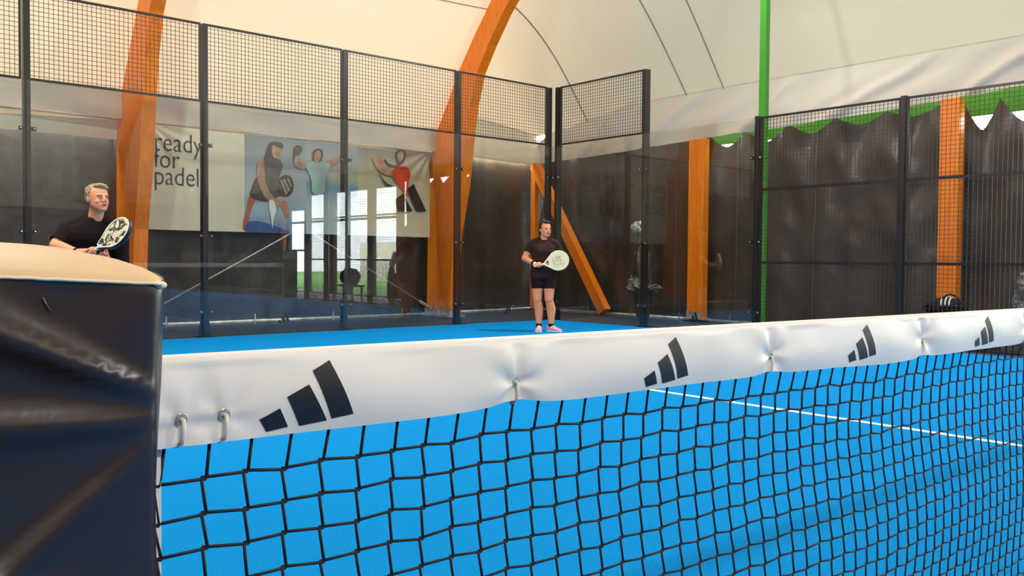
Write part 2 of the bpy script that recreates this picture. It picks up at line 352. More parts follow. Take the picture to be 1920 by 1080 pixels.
RO = [(y, z) for y, z in OUT if z >= 2.7]
def roofprof(t):   # t 0..1 over back slope to front slope
    full = RO + [(-y, z) for y, z in RO[-2::-1]]
    f = t*(len(full)-1); i = min(int(f), len(full)-2); a, b = full[i], full[i+1]; u = f-i
    return a[0]+(b[0]-a[0])*u + 0.03*(1 if a[0] > 0 else -1), a[1]+(b[1]-a[1])*u + 0.02
def main_roof(u, v):
    y, z = roofprof(v); x = -12.20 + u*(4.34+12.20); ph = (x-4.34)/5.5
    s = abs(math.sin(PI*ph)); return V((x, y*(1-0.008*s), z-0.10*s*min(1, (z-2.7)/2)))
ceil = tag(obj('ceiling', grid(main_roof, 96, 78), 'roof', smooth=True), kind='structure')
def hip(sgn, xa, xe):
    NB = 78; yc = 13.0
    def fn(u, v):
        y, z = roofprof(v)
        # eave path: back side, then along the gable side, then the front side
        if v < 0.16: k = v/0.16; ex, ey = xa+(xe-xa)*k, 12.66+(yc-12.66)*k
        elif v > 0.84: k = (1-v)/0.16; ex, ey = xa+(xe-xa)*k, -(12.66+(yc-12.66)*k)
        else: k = (v-0.16)/0.68; ex, ey = xe, yc*(1-2*k)
        ez = 3.65+0.37*min(1, (13.0-abs(ey))/2.6)
        if v < 0.16 or v > 0.84:
            kk = (v if v < .5 else 1-v)/0.16; ez = 2.75+1.15*min(1, kk*5) - 0.25*kk
        u2 = u
        p = V((xa, y, z)).lerp(V((ex, ey, ez)), u2)
        bul = math.sin(PI*u)*0.35
        return p + V((0, 0, bul*min(1, z/6))) - V((0, 0, 0.25*math.sin(PI*u)*(1-min(1, abs(z-2.7)/3))))
    return grid(fn, 36, NB), fn
hb, hipfn = hip(1, 4.34, XR)
tag(obj('ceiling', hb, 'roof', smooth=True), kind='structure')
tag(obj('ceiling', hip(-1, -12.20, -15.6)[0], 'roof', smooth=True), kind='structure')
for vv_ in (0.16+0.34*(1-11.6/13), 0.16+0.34*(1-9.1/13), 0.16+0.34*(1-8.3/13)):
    bm = bmesh.new(); tube(bm, [hipfn(k/16, vv_)-V((0, 0, 0.015)) for k in range(17)], 0.012, 6); tag(obj('trim_5', bm, 'roofseam'), kind='structure')
for vv_ in (0.18,):
    bm = bmesh.new(); tube(bm, [main_roof(k/60, vv_)-V((0, 0, 0.012)) for k in range(61)], 0.009, 6); tag(obj('trim_5', bm, 'roofseam'), kind='structure')

# white membrane skirts under the eaves
def skirt_right(u, v):
    y = 13.12 - u*26.24; zb_ = min(3.45, max(3.10, 3.13+(10-y)*0.034)) if y > -5 else 3.2; zt_ = 3.675+0.37*min(1, max(0, 13.0-abs(y))/2.6); z = zb_+v*(zt_-zb_)
    wv = 0.035*math.sin(y*5.1+v*5.0+1.3*math.sin(y*1.7)) * math.sin(PI*min(1, v*1.05)) + 0.07*(1-v)*noise.noise(V((y*1.5+v*2.5, v*2.0, 3)))
    cr = max(0, math.sin(y*3.3+v*4.2+2*noise.noise(V((y*0.7, 0, 0)))))**8*0.09
    return V((XR-0.03*(1-v)-wv-cr*(1-v**4), y, z + 0.02*math.sin(y*0.8)*(1-v)))
tag(obj('trim_2', grid(skirt_right, 420, 14), 'skirt', smooth=True), kind='structure')
def skirt_back(x0, x1, y0, y1, zb, amp=1.0):
    def fn(u, v):
        x = x0+(x1-x0)*u; y = y0+(y1-y0)*u; z = zb+v*0.42
        return V((x, y - 0.02 - amp*0.02*math.sin(x*4+v*3) - amp*0.03*noise.noise(V((x*1.8, v*2, 1))), z + 0.012*math.sin(x*5)*(1-v)*amp))
    return fn
def skirt_corner(u, v):
    x = 4.34+3.11*u; y = 12.66+0.34*u; zt_ = 2.75+1.15*min(1, 5*u)-0.25*u+0.035; zt_ = max(zt_, 3.05)
    return V((x, y-0.035*noise.noise(V((x*2.2, v*3, 1)))*(1-v)**2, 3.04+(zt_-3.04)*v))
tag(obj('trim_3', grid(skirt_corner, 60, 8), 'skirt2', smooth=True), kind='structure')
tag(obj('trim_3', grid(lambda u, v: V((skirt_corner(u, v).x, -skirt_corner(u, v).y, skirt_corner(u, v).z)), 60, 8), 'skirt', smooth=True), kind='structure')
for sy in (-1, 1): tag(obj('trim_3', grid(lambda u, v: V((-12.1-3.6*u, sy*(12.69+0.36*u), 3.0+1.45*v)), 20, 4), 'skirt', smooth=True), kind='structure')
tag(obj('trim_3', grid(lambda u, v: V((-15.62, 13.1-26.2*u, 3.0+1.1*v)), 60, 4), 'skirt', smooth=True), kind='structure')
for (a, b, c, d, zb) in ((-12.0, -1.30, 12.35, 12.35, 3.0), (-1.09, 4.24, 12.35, 12.35, 3.0)):
    bmk = grid(skirt_back(a, b, c, d, zb), 90, 6)
    box(bmk, a, b, c+0.0, c+0.02, zb-0.03, zb-0.01) if abs(c-d) < 0.01 else None
    tag(obj('trim_3', bmk, 'skirt', smooth=True), kind='structure')
tag(obj('trim_4', grid(skirt_back(-15.5, 7.4, -12.35, -12.35, 3.0), 90, 6), 'skirt', smooth=True), kind='structure')
# roof seams and the hip cable
def seam(pts, r=0.022):
    bm = bmesh.new(); tube(bm, pts, r, 6); return tag(obj('trim_5', bm, 'roofseam'), kind='structure')
def hip_point(yy, f):   # a point on the right end slope at eave y and fraction f from the eave up
    y0 = yy; a = V((XR, y0, 4.0)); zt = interp(sorted([(y, z) for y, z in OUT]), y0*0.85); b = V((4.38, y0*0.85, zt))
    p = a.lerp(b, f); return p

# curtains
def curtain(name, p0, p1, label, zt=3.22, scallop=0.0, period=0.82, phase=0.0, amp=0.05, seed=0, group='black tarpaulin curtains of the tent', folds=5.0, top_fn=None):
    p0, p1 = V((*p0, 0)), V((*p1, 0)); d = p1-p0; L = d.length; dn = d.normalized(); nrm = V((-dn.y, dn.x, 0))
    t = thing(name, label, 'curtain', (p0.x, p0.y, 0), group=group)
    nu = max(20, int(L*28))
    def fn(u, v):
        s = u*L
        top = zt
        if top_fn: top = top_fn(s)
        elif scallop: k = ((s+phase)/period) % 1.0; top = zt - scallop*(4*k*(1-k))**0.8*(0.75+0.5*noise.noise(V((math.floor((s+phase)/period), seed, 0))))
        z = -0.051 + v*(top+0.051)
        f = math.sin(s*folds+1.5*math.sin(s*1.3+seed)+0.25*math.sin(z*1.5))*0.45 + noise.noise(V((s*1.7, z*0.30, seed)))*1.2 + 0.30*noise.noise(V((s*4.2, z*0.5, seed+5)))
        # swags hanging from the hooks
        if scallop or top_fn: f += 0.5*math.sin((s+phase)/period*2*PI)*max(0, v-0.45)*2
        if top_fn:
            ms = ((s/0.81) % 1.0 - 0.5)*0.81; am_ = 0.5+0.5*noise.noise(V((math.floor(s/0.81)*3.1, seed, 2)))
            f += 0.65*am_*math.sin(6.5*(z-1.5*math.sqrt(ms*ms+0.004))+1.7*noise.noise(V((s*0.8, z*0.5, 3))))*math.exp(-max(0, 3.0-z)*0.6)
        cr = abs(noise.noise(V((s*1.3+z*0.7, z*0.9-s*0.5, seed+9))))
        cr = max(0, 1-cr*6)**2*0.08
        off = amp*(f + cr)
        return V(dn*s + nrm*off + V((0, 0, z)))
    obj('sheet', grid(fn, nu, 60), 'curtain', t, smooth=True)
    sg = 1 if nrm.dot(V((-4, 0, 0))-p0) > 0 else -1; ro = nrm*sg*(abs(amp)*1.3+0.035)
    rl = bmesh.new(); tube(rl, [ro+V((0, 0, -0.02)), d+ro+V((0, 0, -0.02))], 0.030, 10); obj('bottom_rail', rl, 'zinc', t, smooth=True)
    n = max(1, int(L/1.15))
    for k in range(n):
        q = dn*(L*(k+0.5)/n) + ro + nrm*sg*0.03
        pg = bmesh.new(); box(pg, q.x-0.010, q.x+0.010, q.y-0.006, q.y+0.006, -0.051, 0.10); obj('peg', pg, 'bolt', t)
    nv = max(1, int(L/1.35))
    for k in range(nv):
        s = L*(k+0.5)/nv; bmv = bmesh.new()
        tube(bmv, [fn(s/L, v/12)-nrm*0.006 for v in range(13)], 0.010, 5); obj('vertical_seam', bmv, 'seamd', t)
    return t
curtain('tarpaulin_curtain', (-1.12, 12.83), (-6.8, 12.83), 'black tarpaulin curtain behind the man, left of the timber arch', seed=1, amp=-0.05)
curtain('tarpaulin_curtain', (4.44, 12.80), (-1.28, 12.80), 'black tarpaulin curtain behind the ready for padel banner', seed=2, amp=-0.05)
curtain('tarpaulin_curtain', (7.52, 13.20), (4.26, 12.86), 'black tarpaulin curtain filling the back wall between arch and tent corner', seed=3, amp=-0.03, folds=3)
curtain('tarpaulin_curtain', (-6.7, 12.80), (-15.5, 12.80), 'black tarpaulin curtain at the far left end of the back wall', seed=4, amp=-0.05)
PEAK = [10.2, 9.4, 8.95, 8.62, 7.86, 7.03, 6.22, 5.41, 4.62, 4.3, 3.86, 3.2, 2.5, 1.9]
def scal(y0):
    def f(s):
        y = y0 - s
        for a, b in zip(PEAK, PEAK[1:]):
            if b <= y <= a:
                k = (a-y)/(a-b); dp = {8.62: 0.26, 7.86: 0.25, 7.03: 0.20, 6.22: 0.15, 5.41: 0.12, 4.62: 0.3, 4.3: 0.42, 3.86: 0.36, 3.2: 0.36}.get(a, 0.1)
                return 3.26 - dp*(1-abs(2*k-1)**1.3)
        return 3.26
    return f
RLAB = {(13.10, 8.86): 'black tarpaulin curtain of the right tent wall between corner and first post', (8.50, 4.52): 'black scalloped tarpaulin curtain between the two orange posts of the right wall',
        (4.22, 1.85): 'black scalloped tarpaulin curtain right of the second orange post'}
curtain('tarpaulin_curtain', (XR+0.05, 13.17), (XR+0.05, 8.56), RLAB[(13.10, 8.86)], zt=3.20, seed=6, amp=-0.05)
curtain('tarpaulin_curtain', (XR, 8.74), (XR, 4.29), RLAB[(8.50, 4.52)], seed=7, amp=-0.06, top_fn=scal(8.74), folds=4)
curtain('tarpaulin_curtain', (XR+0.03, 4.46), (XR+0.03, 1.85), RLAB[(4.22, 1.85)], seed=8, amp=-0.055, top_fn=scal(4.46), folds=8)
curtain('tarpaulin_curtain', (XR, -4.65), (XR, -12.9), 'black tarpaulin curtain of the right wall beyond the entrance, outside the frame', zt=3.3, seed=9, amp=-0.05)
curtain('tarpaulin_curtain', (-15.5, -12.74), (XR, -12.74), 'black tarpaulin curtain of the wall behind the camera', seed=10, amp=-0.05)
curtain('tarpaulin_curtain', (-15.6, 12.9), (-15.6, -12.9), 'black tarpaulin curtain of the left end wall', zt=3.6, seed=11, amp=0.05)
# green awning strip outside the right wall
bm = grid(lambda u, v: V((7.66+0.03*math.sin(u*60), 13.1-u*26, 3.07+v*0.45)), 160, 2)
tag(obj('awning_strip', bm, 'greencloth'), 'bright green cloth strip showing in the gaps above the right curtain', 'awning')

# right wall posts and the corner framing
def post(x0, x1, y0, y1, z1, label):
    t = thing('timber_post', label, 'post', ((x0+x1)/2, (y0+y1)/2, 0), group='orange timber posts of the right wall')
    hx, hy = (x1-x0)/2, (y1-y0)/2
    bm = bmesh.new(); box(bm, -hx, hx, -hy, hy, 0.02, z1); bmesh.ops.bevel(bm, geom=list(bm.edges), offset=0.008, segments=1, affect='EDGES'); obj('shaft', bm, 'wood', t)
    bm = bmesh.new(); box(bm, -hx-0.05, hx+0.05, -hy-0.05, hy+0.05, 0, 0.018); box(bm, -hx-0.012, -hx-0.002, -hy, hy, 0.018, 0.14); obj('foot_plate', bm, 'zinc', t)
    return t
post(7.17, 7.34, 8.50, 8.82, 3.15, 'orange timber post left of the green pole, seen through side glass')
post(7.17, 7.34, 4.24, 4.50, 3.28, 'orange timber post behind the wire fence at the right')
post(7.17, 7.34, 1.82, 1.98, 3.2, 'orange timber post at the entrance edge outside the frame')
post(7.17, 7.34, -4.78, -4.60, 3.2, 'orange timber post beyond the entrance outside the frame')
cf = thing('corner_brace', 'orange timber post with diagonal strut in the tent corner, behind the woman', 'timber brace', (7.27, 12.96, 0))
bm = bmesh.new(); box(bm, -0.055, 0.055, -0.065, 0.065, 0, 3.05); obj('upright', bm, 'wood', cf)
bm = bmesh.new(); a = V((0, -0.02, 3.02)); b = V((0, -2.08, 0.02)); dd = (b-a).normalized(); nn = V((0, dd.z, -dd.y))*0.10
q = [a-nn, a+nn, b+nn, b-nn]; vv = [[bm.verts.new(p+V((x, 0, 0))) for p in q] for x in (-0.095, 0.07)]
for k in range(4): bm.faces.new((vv[0][k], vv[0][(k+1) % 4], vv[1][(k+1) % 4], vv[1][k]))
bm.faces.new(vv[0][::-1]); bm.faces.new(vv[1]); bmesh.ops.recalc_face_normals(bm, faces=bm.faces)
obj('diagonal_strut', bm, 'wood', cf)

# entrance frame (seen only as a reflection in the back glass)
ef = bmesh.new()
for y0, y1 in ((-4.60, -4.50), (-3.32, -3.20), (-1.92, -1.66), (-0.98, -0.90), (0.22, 0.48), (1.74, 1.82)): box(ef, 7.30, 7.42, y0, y1, 0.0, 3.1)
for z0, z1 in ((2.10, 2.16), (2.93, 3.1), (0.0, 0.03)): box(ef, 7.31, 7.41, -4.6, 1.82, z0, z1)
box(ef, 7.31, 7.41, -4.5, -3.3, 1.25, 1.30)
box(ef, 7.31, 7.41, -4.6, -3.32, 2.5, 2.95)
tag(obj('door_1', ef, 'steel'), kind='structure')

# outside: trees, white fence with lettering
def tree(x, y, h, seed, label):
    t = thing('tree', label, 'tree', (x, y, -0.06), group='trees outside the entrance')
    rnd = random.Random(seed)
    bm = bmesh.new(); tube(bm, [(0, 0, 0), (0.05, 0.02, h*0.3), (0, 0.1, h*0.6)], [0.16, 0.12, 0.06], 8); obj('trunk', bm, 'bark', t)
    bm = bmesh.new()
    for k in range(420):
        a = rnd.uniform(0, 2*PI); rr = rnd.uniform(0, 1)**0.5*h*0.36; z = h*rnd.uniform(0.18, 1.0); rr *= math.sin(PI*min(0.98, (z/h)*0.9+0.08))**0.5
        c = V((rr*math.cos(a), rr*math.sin(a), z)); s = rnd.uniform(0.10, 0.24)
        bmesh.ops.create_icosphere(bm, subdivisions=1, radius=s, matrix=Matrix.Translation(c) @ Matrix.Diagonal((1, 1, 0.7, 1)))
    obj('crown', bm, 'leaf', t)
TL = ['tallest green tree outside the entrance, mirrored in the back glass', 'small tree outside the entrance nearest the fence lettering', 'broad green tree outside left of the entrance view', 'slim green tree outside behind the white fence', 'low bushy tree outside at the far right of the entrance']
for k, (x, y, h) in enumerate([(24, -6, 4.6), (22, -10, 3.4), (26, -14, 4.2), (21, -2, 3.6), (25, -18, 4.0)]): tree(x, y, h, k, TL[k])
fn_ = thing('boundary_fence', 'white board fence with black lettering outside the entrance', 'fence', (18.5, -8, -0.06))
bm = bmesh.new(); box(bm, 0, 0.06, -11, 11, 1.15, 1.95); obj('sign_board', bm, 'wallwhite', fn_)
bm = bmesh.new()
for k in range(60): box(bm, 0.02, 0.06, -11+k*0.37, -11+k*0.37+0.30, 0.0, 1.12)
obj('boarding', bm, 'zinc', fn_)
for txt, yy in (('ESTO', -2.6), ('S', -0.4), ('RE', 3.4)):
    me = text_mesh(txt, 0.7, 0.004); o = obj('lettering', me, 'ink', fn_); o.location = (-0.01, yy, 1.30); o.rotation_euler = (PI/2, 0, -PI/2)

# ------------------------------------------------------------------ court cage
Z3, Z4 = 2.965, 3.94
def steel_post(x, y, h, label, axis, clamps=(2.42, 1.28, 0.32), wide=0.066, deep=0.11, base=True):
    t = thing('steel_post', label, 'post', (x, y, 0), group='black steel posts of the court cage')
    hx, hy = (wide/2, deep/2) if axis == 'y' else (deep/2, wide/2)
    bm = bmesh.new(); box(bm, -hx, hx, -hy, hy, 0.012, h); bmesh.ops.bevel(bm, geom=list(bm.edges), offset=0.004, segments=1, affect='EDGES'); obj('shaft', bm, 'steel', t)
    bp_ = 0.048 if (x > 4.9 and y > 9.9) else 0.10
    bm = bmesh.new(); box(bm, -bp_, bp_, -bp_, bp_, 0, 0.012); obj('base_plate', bm, 'steel', t)
    bm = bmesh.new()
    for s in (-1, 1):
        if axis == 'y': pr = [(s*hx, 0, 0.012), (s*(hx+0.055), 0, 0.012), (s*hx, 0, 0.34)]; o_ = V((0, 0.006, 0))
        else: pr = [(0, s*hy, 0.012), (0, s*(hy+0.055), 0.012), (0, s*hy, 0.34)]; o_ = V((0.006, 0, 0))
        A = [bm.verts.new(V(p)-o_) for p in pr]; B = [bm.verts.new(V(p)+o_) for p in pr]
        bm.faces.new(A); bm.faces.new(B[::-1])
        for k in range(3): bm.faces.new((A[k], A[(k+1) % 3], B[(k+1) % 3], B[k]))
    bmesh.ops.recalc_face_normals(bm, faces=bm.faces); obj('gusset', bm, 'steel', t)
    for z in clamps:
        bm = bmesh.new()
        if axis == 'y': box(bm, -hx-0.055, hx+0.055, -hy-0.004, -hy+0.012, z-0.022, z+0.022)
        else: box(bm, -hx-0.004, -hx+0.012, -hy-0.055, hy+0.055, z-0.022, z+0.022)
        c = obj('glass_clamp', bm, 'steel', t)
        for s in (-1, 1):
            bm = bmesh.new(); p = V((s*(hx+0.035), -hy-0.010, z)) if axis == 'y' else V((-hx-0.010, s*(hy+0.035), z))
            ell(bm, p, (0.011, 0.011, 0.011), seg=10); obj('bolt', bm, 'bolt', c)
    return t
PB = {5: 'black steel corner post of the back wall, right behind the woman', 3: 'black steel post standing in front of the orange arch right of the banner',
      1: 'black steel post crossing the three-player banner', -1: 'black steel post crossing the end of the word padel', -3: 'black steel post left of the man',
      -5: 'black steel corner post of the back wall outside the frame at left'}
for x, l in PB.items():
    steel_post(x+0.02 if x != 5 else 4.955, 10.07, Z4, l, 'y', clamps=((2.42, 1.28, 0.32) if x not in (1,) else (2.40, 0.36)))
PR = {9.93: ('black steel corner post of the side wall, beside the back-wall corner post', Z4), 8: ('tall black steel post at the end of the raised mesh panel', Z4),
      6: ('black steel post beside the green pole', Z3+0.02), 4: ('black steel post of the wire fence left of the second orange timber post', Z3+0.02),
      2: ('black steel post of the wire fence beyond the right picture edge', Z3+0.02), 1.0: ('black steel post at the court entrance outside the frame', Z3)}
for y, (l, h) in PR.items():
    steel_post(5.07 if y != 9.93 else 5.06, y, h, l, 'x', clamps=(2.42, 1.28, 0.32) if y > 5 else ())
def glass(cx, cy, ww, h, axis, label):
    t = thing('glass_panel', label, 'glass panel', (cx, cy, 0), group='clear glass panels of the court cage')
    bm = bmesh.new(); hw = ww/2-0.006
    if axis == 'y': box(bm, -hw, hw, -0.005, 0.005, 0.02, h)
    else: box(bm, -0.005, 0.005, -hw, hw, 0.02, h)
    bmesh.ops.recalc_face_normals(bm, faces=bm.faces); obj('pane', bm, 'glass', t); return t
def sticker(par, u0, z0, wd, axis):
    me = curve_mesh([[(p[0]*wd, p[1]*wd*0.85) for p in q] for q in LOGO], 0.0006)
    o = obj('logo_sticker', me, 'ink', par)
    if axis == 'y': o.location = (u0, -0.0062, z0); o.rotation_euler = (PI/2, 0, 0)
    else: o.location = (-0.0062, u0, z0); o.rotation_euler = (PI/2, 0, -PI/2)
    o['label'] = 'small black three-bar logo sticker'
GB = {4: 'clear glass panel of the back wall left of the corner', 2: 'clear glass panel in front of the right half of the banner', 0: 'clear glass panel in front of the lettering and left players',
      -2: 'clear glass panel behind the man', -4: 'clear glass panel at the far left picture edge'}
for x, l in GB.items():
    g = glass(x, 10.0, 2, Z3-0.01, 'y', l)
    if x in (0, 4): sticker(g, -0.02 if x == 0 else -0.08, 0.14, 0.17, 'y')
for y, l in ((9, 'clear glass panel of the side wall under the raised mesh'), (7, 'clear glass panel of the side wall between tall post and green pole')):
    g = glass(5.0, y, 2, Z3-0.01, 'x', l)
    if y == 7: sticker(g, 0.08, 0.14, 0.17, 'x')
def mesh_panel(p0, p1, z0, z1, label, pitch=0.05, rails=(), inset=0.045):
    p0, p1 = V((*p0, 0)), V((*p1, 0)); d = p1-p0; L = d.length; dn = d.normalized(); nr = V((-dn.y, dn.x, 0))
    t = thing('mesh_panel', label, 'mesh panel', (p0.x, p0.y, z0), group='black wire mesh panels of the court cage')
    H = z1-z0; r = 0.0026
    def bar(bm, a, b, hw):  # square bar
        a, b = V(a), V(b); e = (b-a).normalized(); s1 = nr*hw; s2 = e.cross(nr)*hw
        A = [bm.verts.new(a+i*s1+j*s2) for i, j in ((-1, -1), (1, -1), (1, 1), (-1, 1))]; B = [bm.verts.new(b+i*s1+j*s2) for i, j in ((-1, -1), (1, -1), (1, 1), (-1, 1))]
        for k in range(4): bm.faces.new((A[k], A[(k+1) % 4], B[(k+1) % 4], B[k]))
        bm.faces.new(A[::-1]); bm.faces.new(B)
    bm = bmesh.new(); i0, i1 = inset, L-inset
    n = int((i1-i0)/pitch)
    for k in range(n+1): s = i0+(i1-i0)*k/n; bar(bm, dn*s+V((0, 0, 0.01)), dn*s+V((0, 0, H-0.01)), r)
    n = int(H/pitch)
    for k in range(1, n): z = H*k/n; bar(bm, dn*i0+nr*0.005+V((0, 0, z)), dn*i1+nr*0.005+V((0, 0, z)), r)
    obj('wire_grid', bm, 'wire', t)
    bm = bmesh.new()
    for z in (0.008, H-0.010): bar(bm, dn*i0+V((0, 0, z)), dn*i1+V((0, 0, z)), 0.013)
    for s in (i0, i1): bar(bm, dn*s+V((0, 0, 0)), dn*s+V((0, 0, H)), 0.011)
    obj('rim', bm, 'steel', t)
    for zr in rails:
        bm = bmesh.new(); bar(bm, dn*i0+nr*0.02+V((0, 0, zr)), dn*i1+nr*0.02+V((0, 0, zr)), 0.018); obj('rail', bm, 'steel', t)
    return t
MB = {3: 'raised black mesh panel left of the cage corner, over the back glass', 1: 'raised black mesh panel over the right half of the banner', -1: 'raised black mesh panel over the lettering half of the banner',
      -3: 'raised black mesh panel above the man', -5: 'raised black mesh panel at the far left picture edge'}
for x, l in MB.items(): mesh_panel((x, 10.04), (x+2 if x != 3 else 4.93, 10.04), Z3, Z4, l)
mesh_panel((5.04, 9.92), (5.04, 8.0), Z3, Z4, 'raised black mesh panel on the side wall, right of the cage corner')
mesh_panel((5.04, 6.0), (5.04, 4.0), 0.02, Z3, 'full-height black mesh panel between green pole and next post', rails=(0.98, 1.97))
mesh_panel((5.04, 4.0), (5.04, 2.0), 0.02, Z3, 'full-height black mesh panel in front of the second orange post', rails=(0.98, 1.97))
mesh_panel((5.04, 2.0), (5.04, 1.0), 0.02, Z3, 'narrow black mesh panel at the court entrance outside the frame', rails=(0.98, 1.97))

def light_pole(x, y, label):  # side-fence pole exists; its floodlight and the other three poles are added
    s_ = 1 if x > 0 else -1; pm = 'green' if y > 0 else 'steel'
    lp = thing('light_pole', label, 'light pole', (x, y, 0), group='light poles of the court')
    bm = bmesh.new(); box(bm, -0.05, 0.05, -0.05, 0.05, 0.012, 6.4); bmesh.ops.bevel(bm, geom=list(bm.edges), offset=0.006, segments=1, affect='EDGES'); obj('pole', bm, pm, lp)
    bm = bmesh.new(); box(bm, -0.045, 0.09, -0.075, 0.075, 0, 0.012); obj('base_plate', bm, pm, lp)
    bm = bmesh.new()
    for q in (-0.004, 0.004):
        for a_ in (-1, 1): bm.faces.new([bm.verts.new(p) for p in ((q, a_*0.05, 0.012), (q, a_*0.075, 0.012), (q, a_*0.05, 0.25))])
    obj('gusset', bm, pm, lp)
    bm = bmesh.new(); box(bm, min(-s_*0.62, 0.05*s_), max(-s_*0.62, 0.05*s_), -0.30, 0.30, 6.40, 6.47)
    obj('added_lamp_head', bm, 'steel', lp)
    bm = bmesh.new(); box(bm, min(-s_*0.60, -s_*0.04), max(-s_*0.60, -s_*0.04), -0.28, 0.28, 6.392, 6.399); obj('added_lamp_glass', bm, 'fill_lamp', lp)
    ld = bpy.data.lights.new('added_fill_light', 'AREA'); ld.shape = 'RECTANGLE'; ld.size = 0.55; ld.size_y = 0.55; ld.energy = 500; ld.color = (1.0, 0.95, 0.89)  # added fill light: daylight alone leaves the court dark beside the roof
    lo = bpy.data.objects.new('added_fill_light', ld); C.objects.link(lo); lo.parent = lp
    lo.location = (-s_*0.32, 0, 6.37); lo.rotation_euler = V((s_*2.6, 0.10*y, 4.4)).to_track_quat('Z', 'Y').to_euler()
    return lp
light_pole(5.19, 6.01, 'tall bright green square pole beside the side fence')
light_pole(5.19, -6.0, 'added black light pole of the right side behind the camera')
light_pole(-5.19, 6.01, 'added green light pole on the left side outside the frame')
light_pole(-5.19, -6.0, 'added black light pole on the left side behind the camera')

# ------------------------------------------------------------------ banner
BY = 12.36
bx0, bx1 = -0.93, 4.12
def btop(x): return interp([(-0.93, 3.00), (-0.6, 2.95), (-0.2, 2.96), (0.6, 2.96), (1.5, 2.97), (2.6, 2.95), (3.6, 2.96), (4.12, 2.99)], x)
def bsurf(x, z, off=0.0):
    e = 0.012*noise.noise(V((x*1.6, z*1.2, 4)))
    c1 = V((bx0, 2.99)); dx, dz = x-bx0, 3.0-z; a = math.atan2(dz, dx+1e-5); rr = math.hypot(dx, dz)
    e += 0.014*math.sin(a*16)*math.exp(-rr*1.4)*min(1, rr*4)
    dx = bx1-x; a = math.atan2(dz, dx+1e-5); rr = math.hypot(dx, dz); e += 0.022*math.sin(a*15)*math.exp(-rr*1.5)*min(1, rr*4)
    return V((x, BY-e-off, z))
bn = thing('advertising_banner', 'long printed banner reading ready for padel with three players', 'banner', (0, 0, 0))
bm = grid(lambda u, v: bsurf(bx0+(bx1-bx0)*u, 1.42+(btop(bx0+(bx1-bx0)*u)-1.42)*v), 260, 70)
obj('sheet', bm, 'banner', bn, smooth=True)
bm = bmesh.new()
for k in range(8):
    x = bx0+0.05+(bx1-bx0-0.1)*k/7; tube(bm, [bsurf(x, btop(x)-0.03, 0.004), V((x, BY+0.05, btop(x)+0.12))], 0.005, 5)
obj('tie_cord', bm, 'cord', bn)
def dens(poly, step=0.03):
    out = []
    for a, b in zip(poly, poly[1:]+poly[:1]):
        a, b = V(a), V(b); n = max(1, int((b-a).length/step))
        for k in range(n): out.append(a.lerp(b, k/n))
    return out
def smoothpoly(p, it=2):
    for _ in range(it):
        q = []
        for a, b in zip(p, p[1:]+p[:1]): q += [a.lerp(b, 0.25), a.lerp(b, 0.75)]
        p = q
    return p
layer = [0]
def cutout(name, mat, crop_pts, sm=1, direct=False, par=None):
    layer[0] += 1
    pts = []
    for u, v in crop_pts:
        px, py = (u, v) if direct else (420+u/4.8, 240+v/4.8)
        w_ = at(px, py, 'y', BY); pts.append(V((w_.x, w_.z)))
    if sm: pts = smoothpoly(pts, sm)
    pts = dens(pts); me = curve_mesh([[(p.x, p.y) for p in pts]], 0)
    off = 0.004+0.0012*layer[0]
    for v in me.vertices: v.co = bsurf(v.co.x, v.co.y, off)
    return obj(name, me, mat, par or bn)
# first player: long dark hair, grey top, racket held low
cutout('picture_player', 'pink2', [(275, 600), (215, 620), (200, 720), (165, 860), (170, 935), (215, 880), (240, 740), (285, 650)])
cutout('picture_player', 'pblue', [(170, 940), (200, 850), (250, 835), (330, 840), (470, 885), (570, 925), (585, 945)])
cutout('picture_player', 'pskin', [(540, 640), (580, 690), (590, 800), (560, 830), (535, 760), (500, 680)])
cutout('picture_player', 'pdark', [(290, 430), (235, 560), (228, 620), (300, 655), (400, 670), (420, 600), (350, 440)])
cutout('picture_player', 'pdark', [(400, 140), (440, 120), (525, 130), (535, 180), (500, 210), (420, 290), (350, 300), (370, 230)])
cutout('picture_player', 'pskin', [(430, 150), (470, 170), (520, 190), (518, 240), (500, 290), (460, 290), (430, 240)])
cutout('picture_player', 'pgrey', [(350, 275), (430, 260), (500, 280), (530, 330), (510, 400), (480, 480), (520, 560), (500, 620), (400, 650), (350, 640), (320, 500)])
cutout('picture_player', 'pskin', [(300, 290), (345, 280), (362, 340), (370, 500), (420, 600), (470, 650), (440, 680), (380, 650), (300, 500), (290, 380)])
cutout('picture_racket', 'pdark', [(500, 440), (560, 420), (605, 440), (628, 520), (610, 590), (560, 625), (500, 610), (465, 560), (480, 480)])
cutout('picture_racket', 'grey', [(500, 470), (515, 465), (570, 590), (555, 600)], 0)
cutout('picture_racket', 'grey', [(525, 465), (545, 460), (590, 555), (578, 575)], 0)
cutout('picture_racket', 'grey', [(560, 455), (580, 460), (605, 520), (598, 540)], 0)
cutout('picture_player', 'white', [(400, 645), (445, 645), (470, 740), (440, 810), (430, 930), (420, 800), (402, 740)])
cutout('picture_player', 'pskin', [(455, 650), (500, 640), (515, 690), (480, 720), (455, 700)])
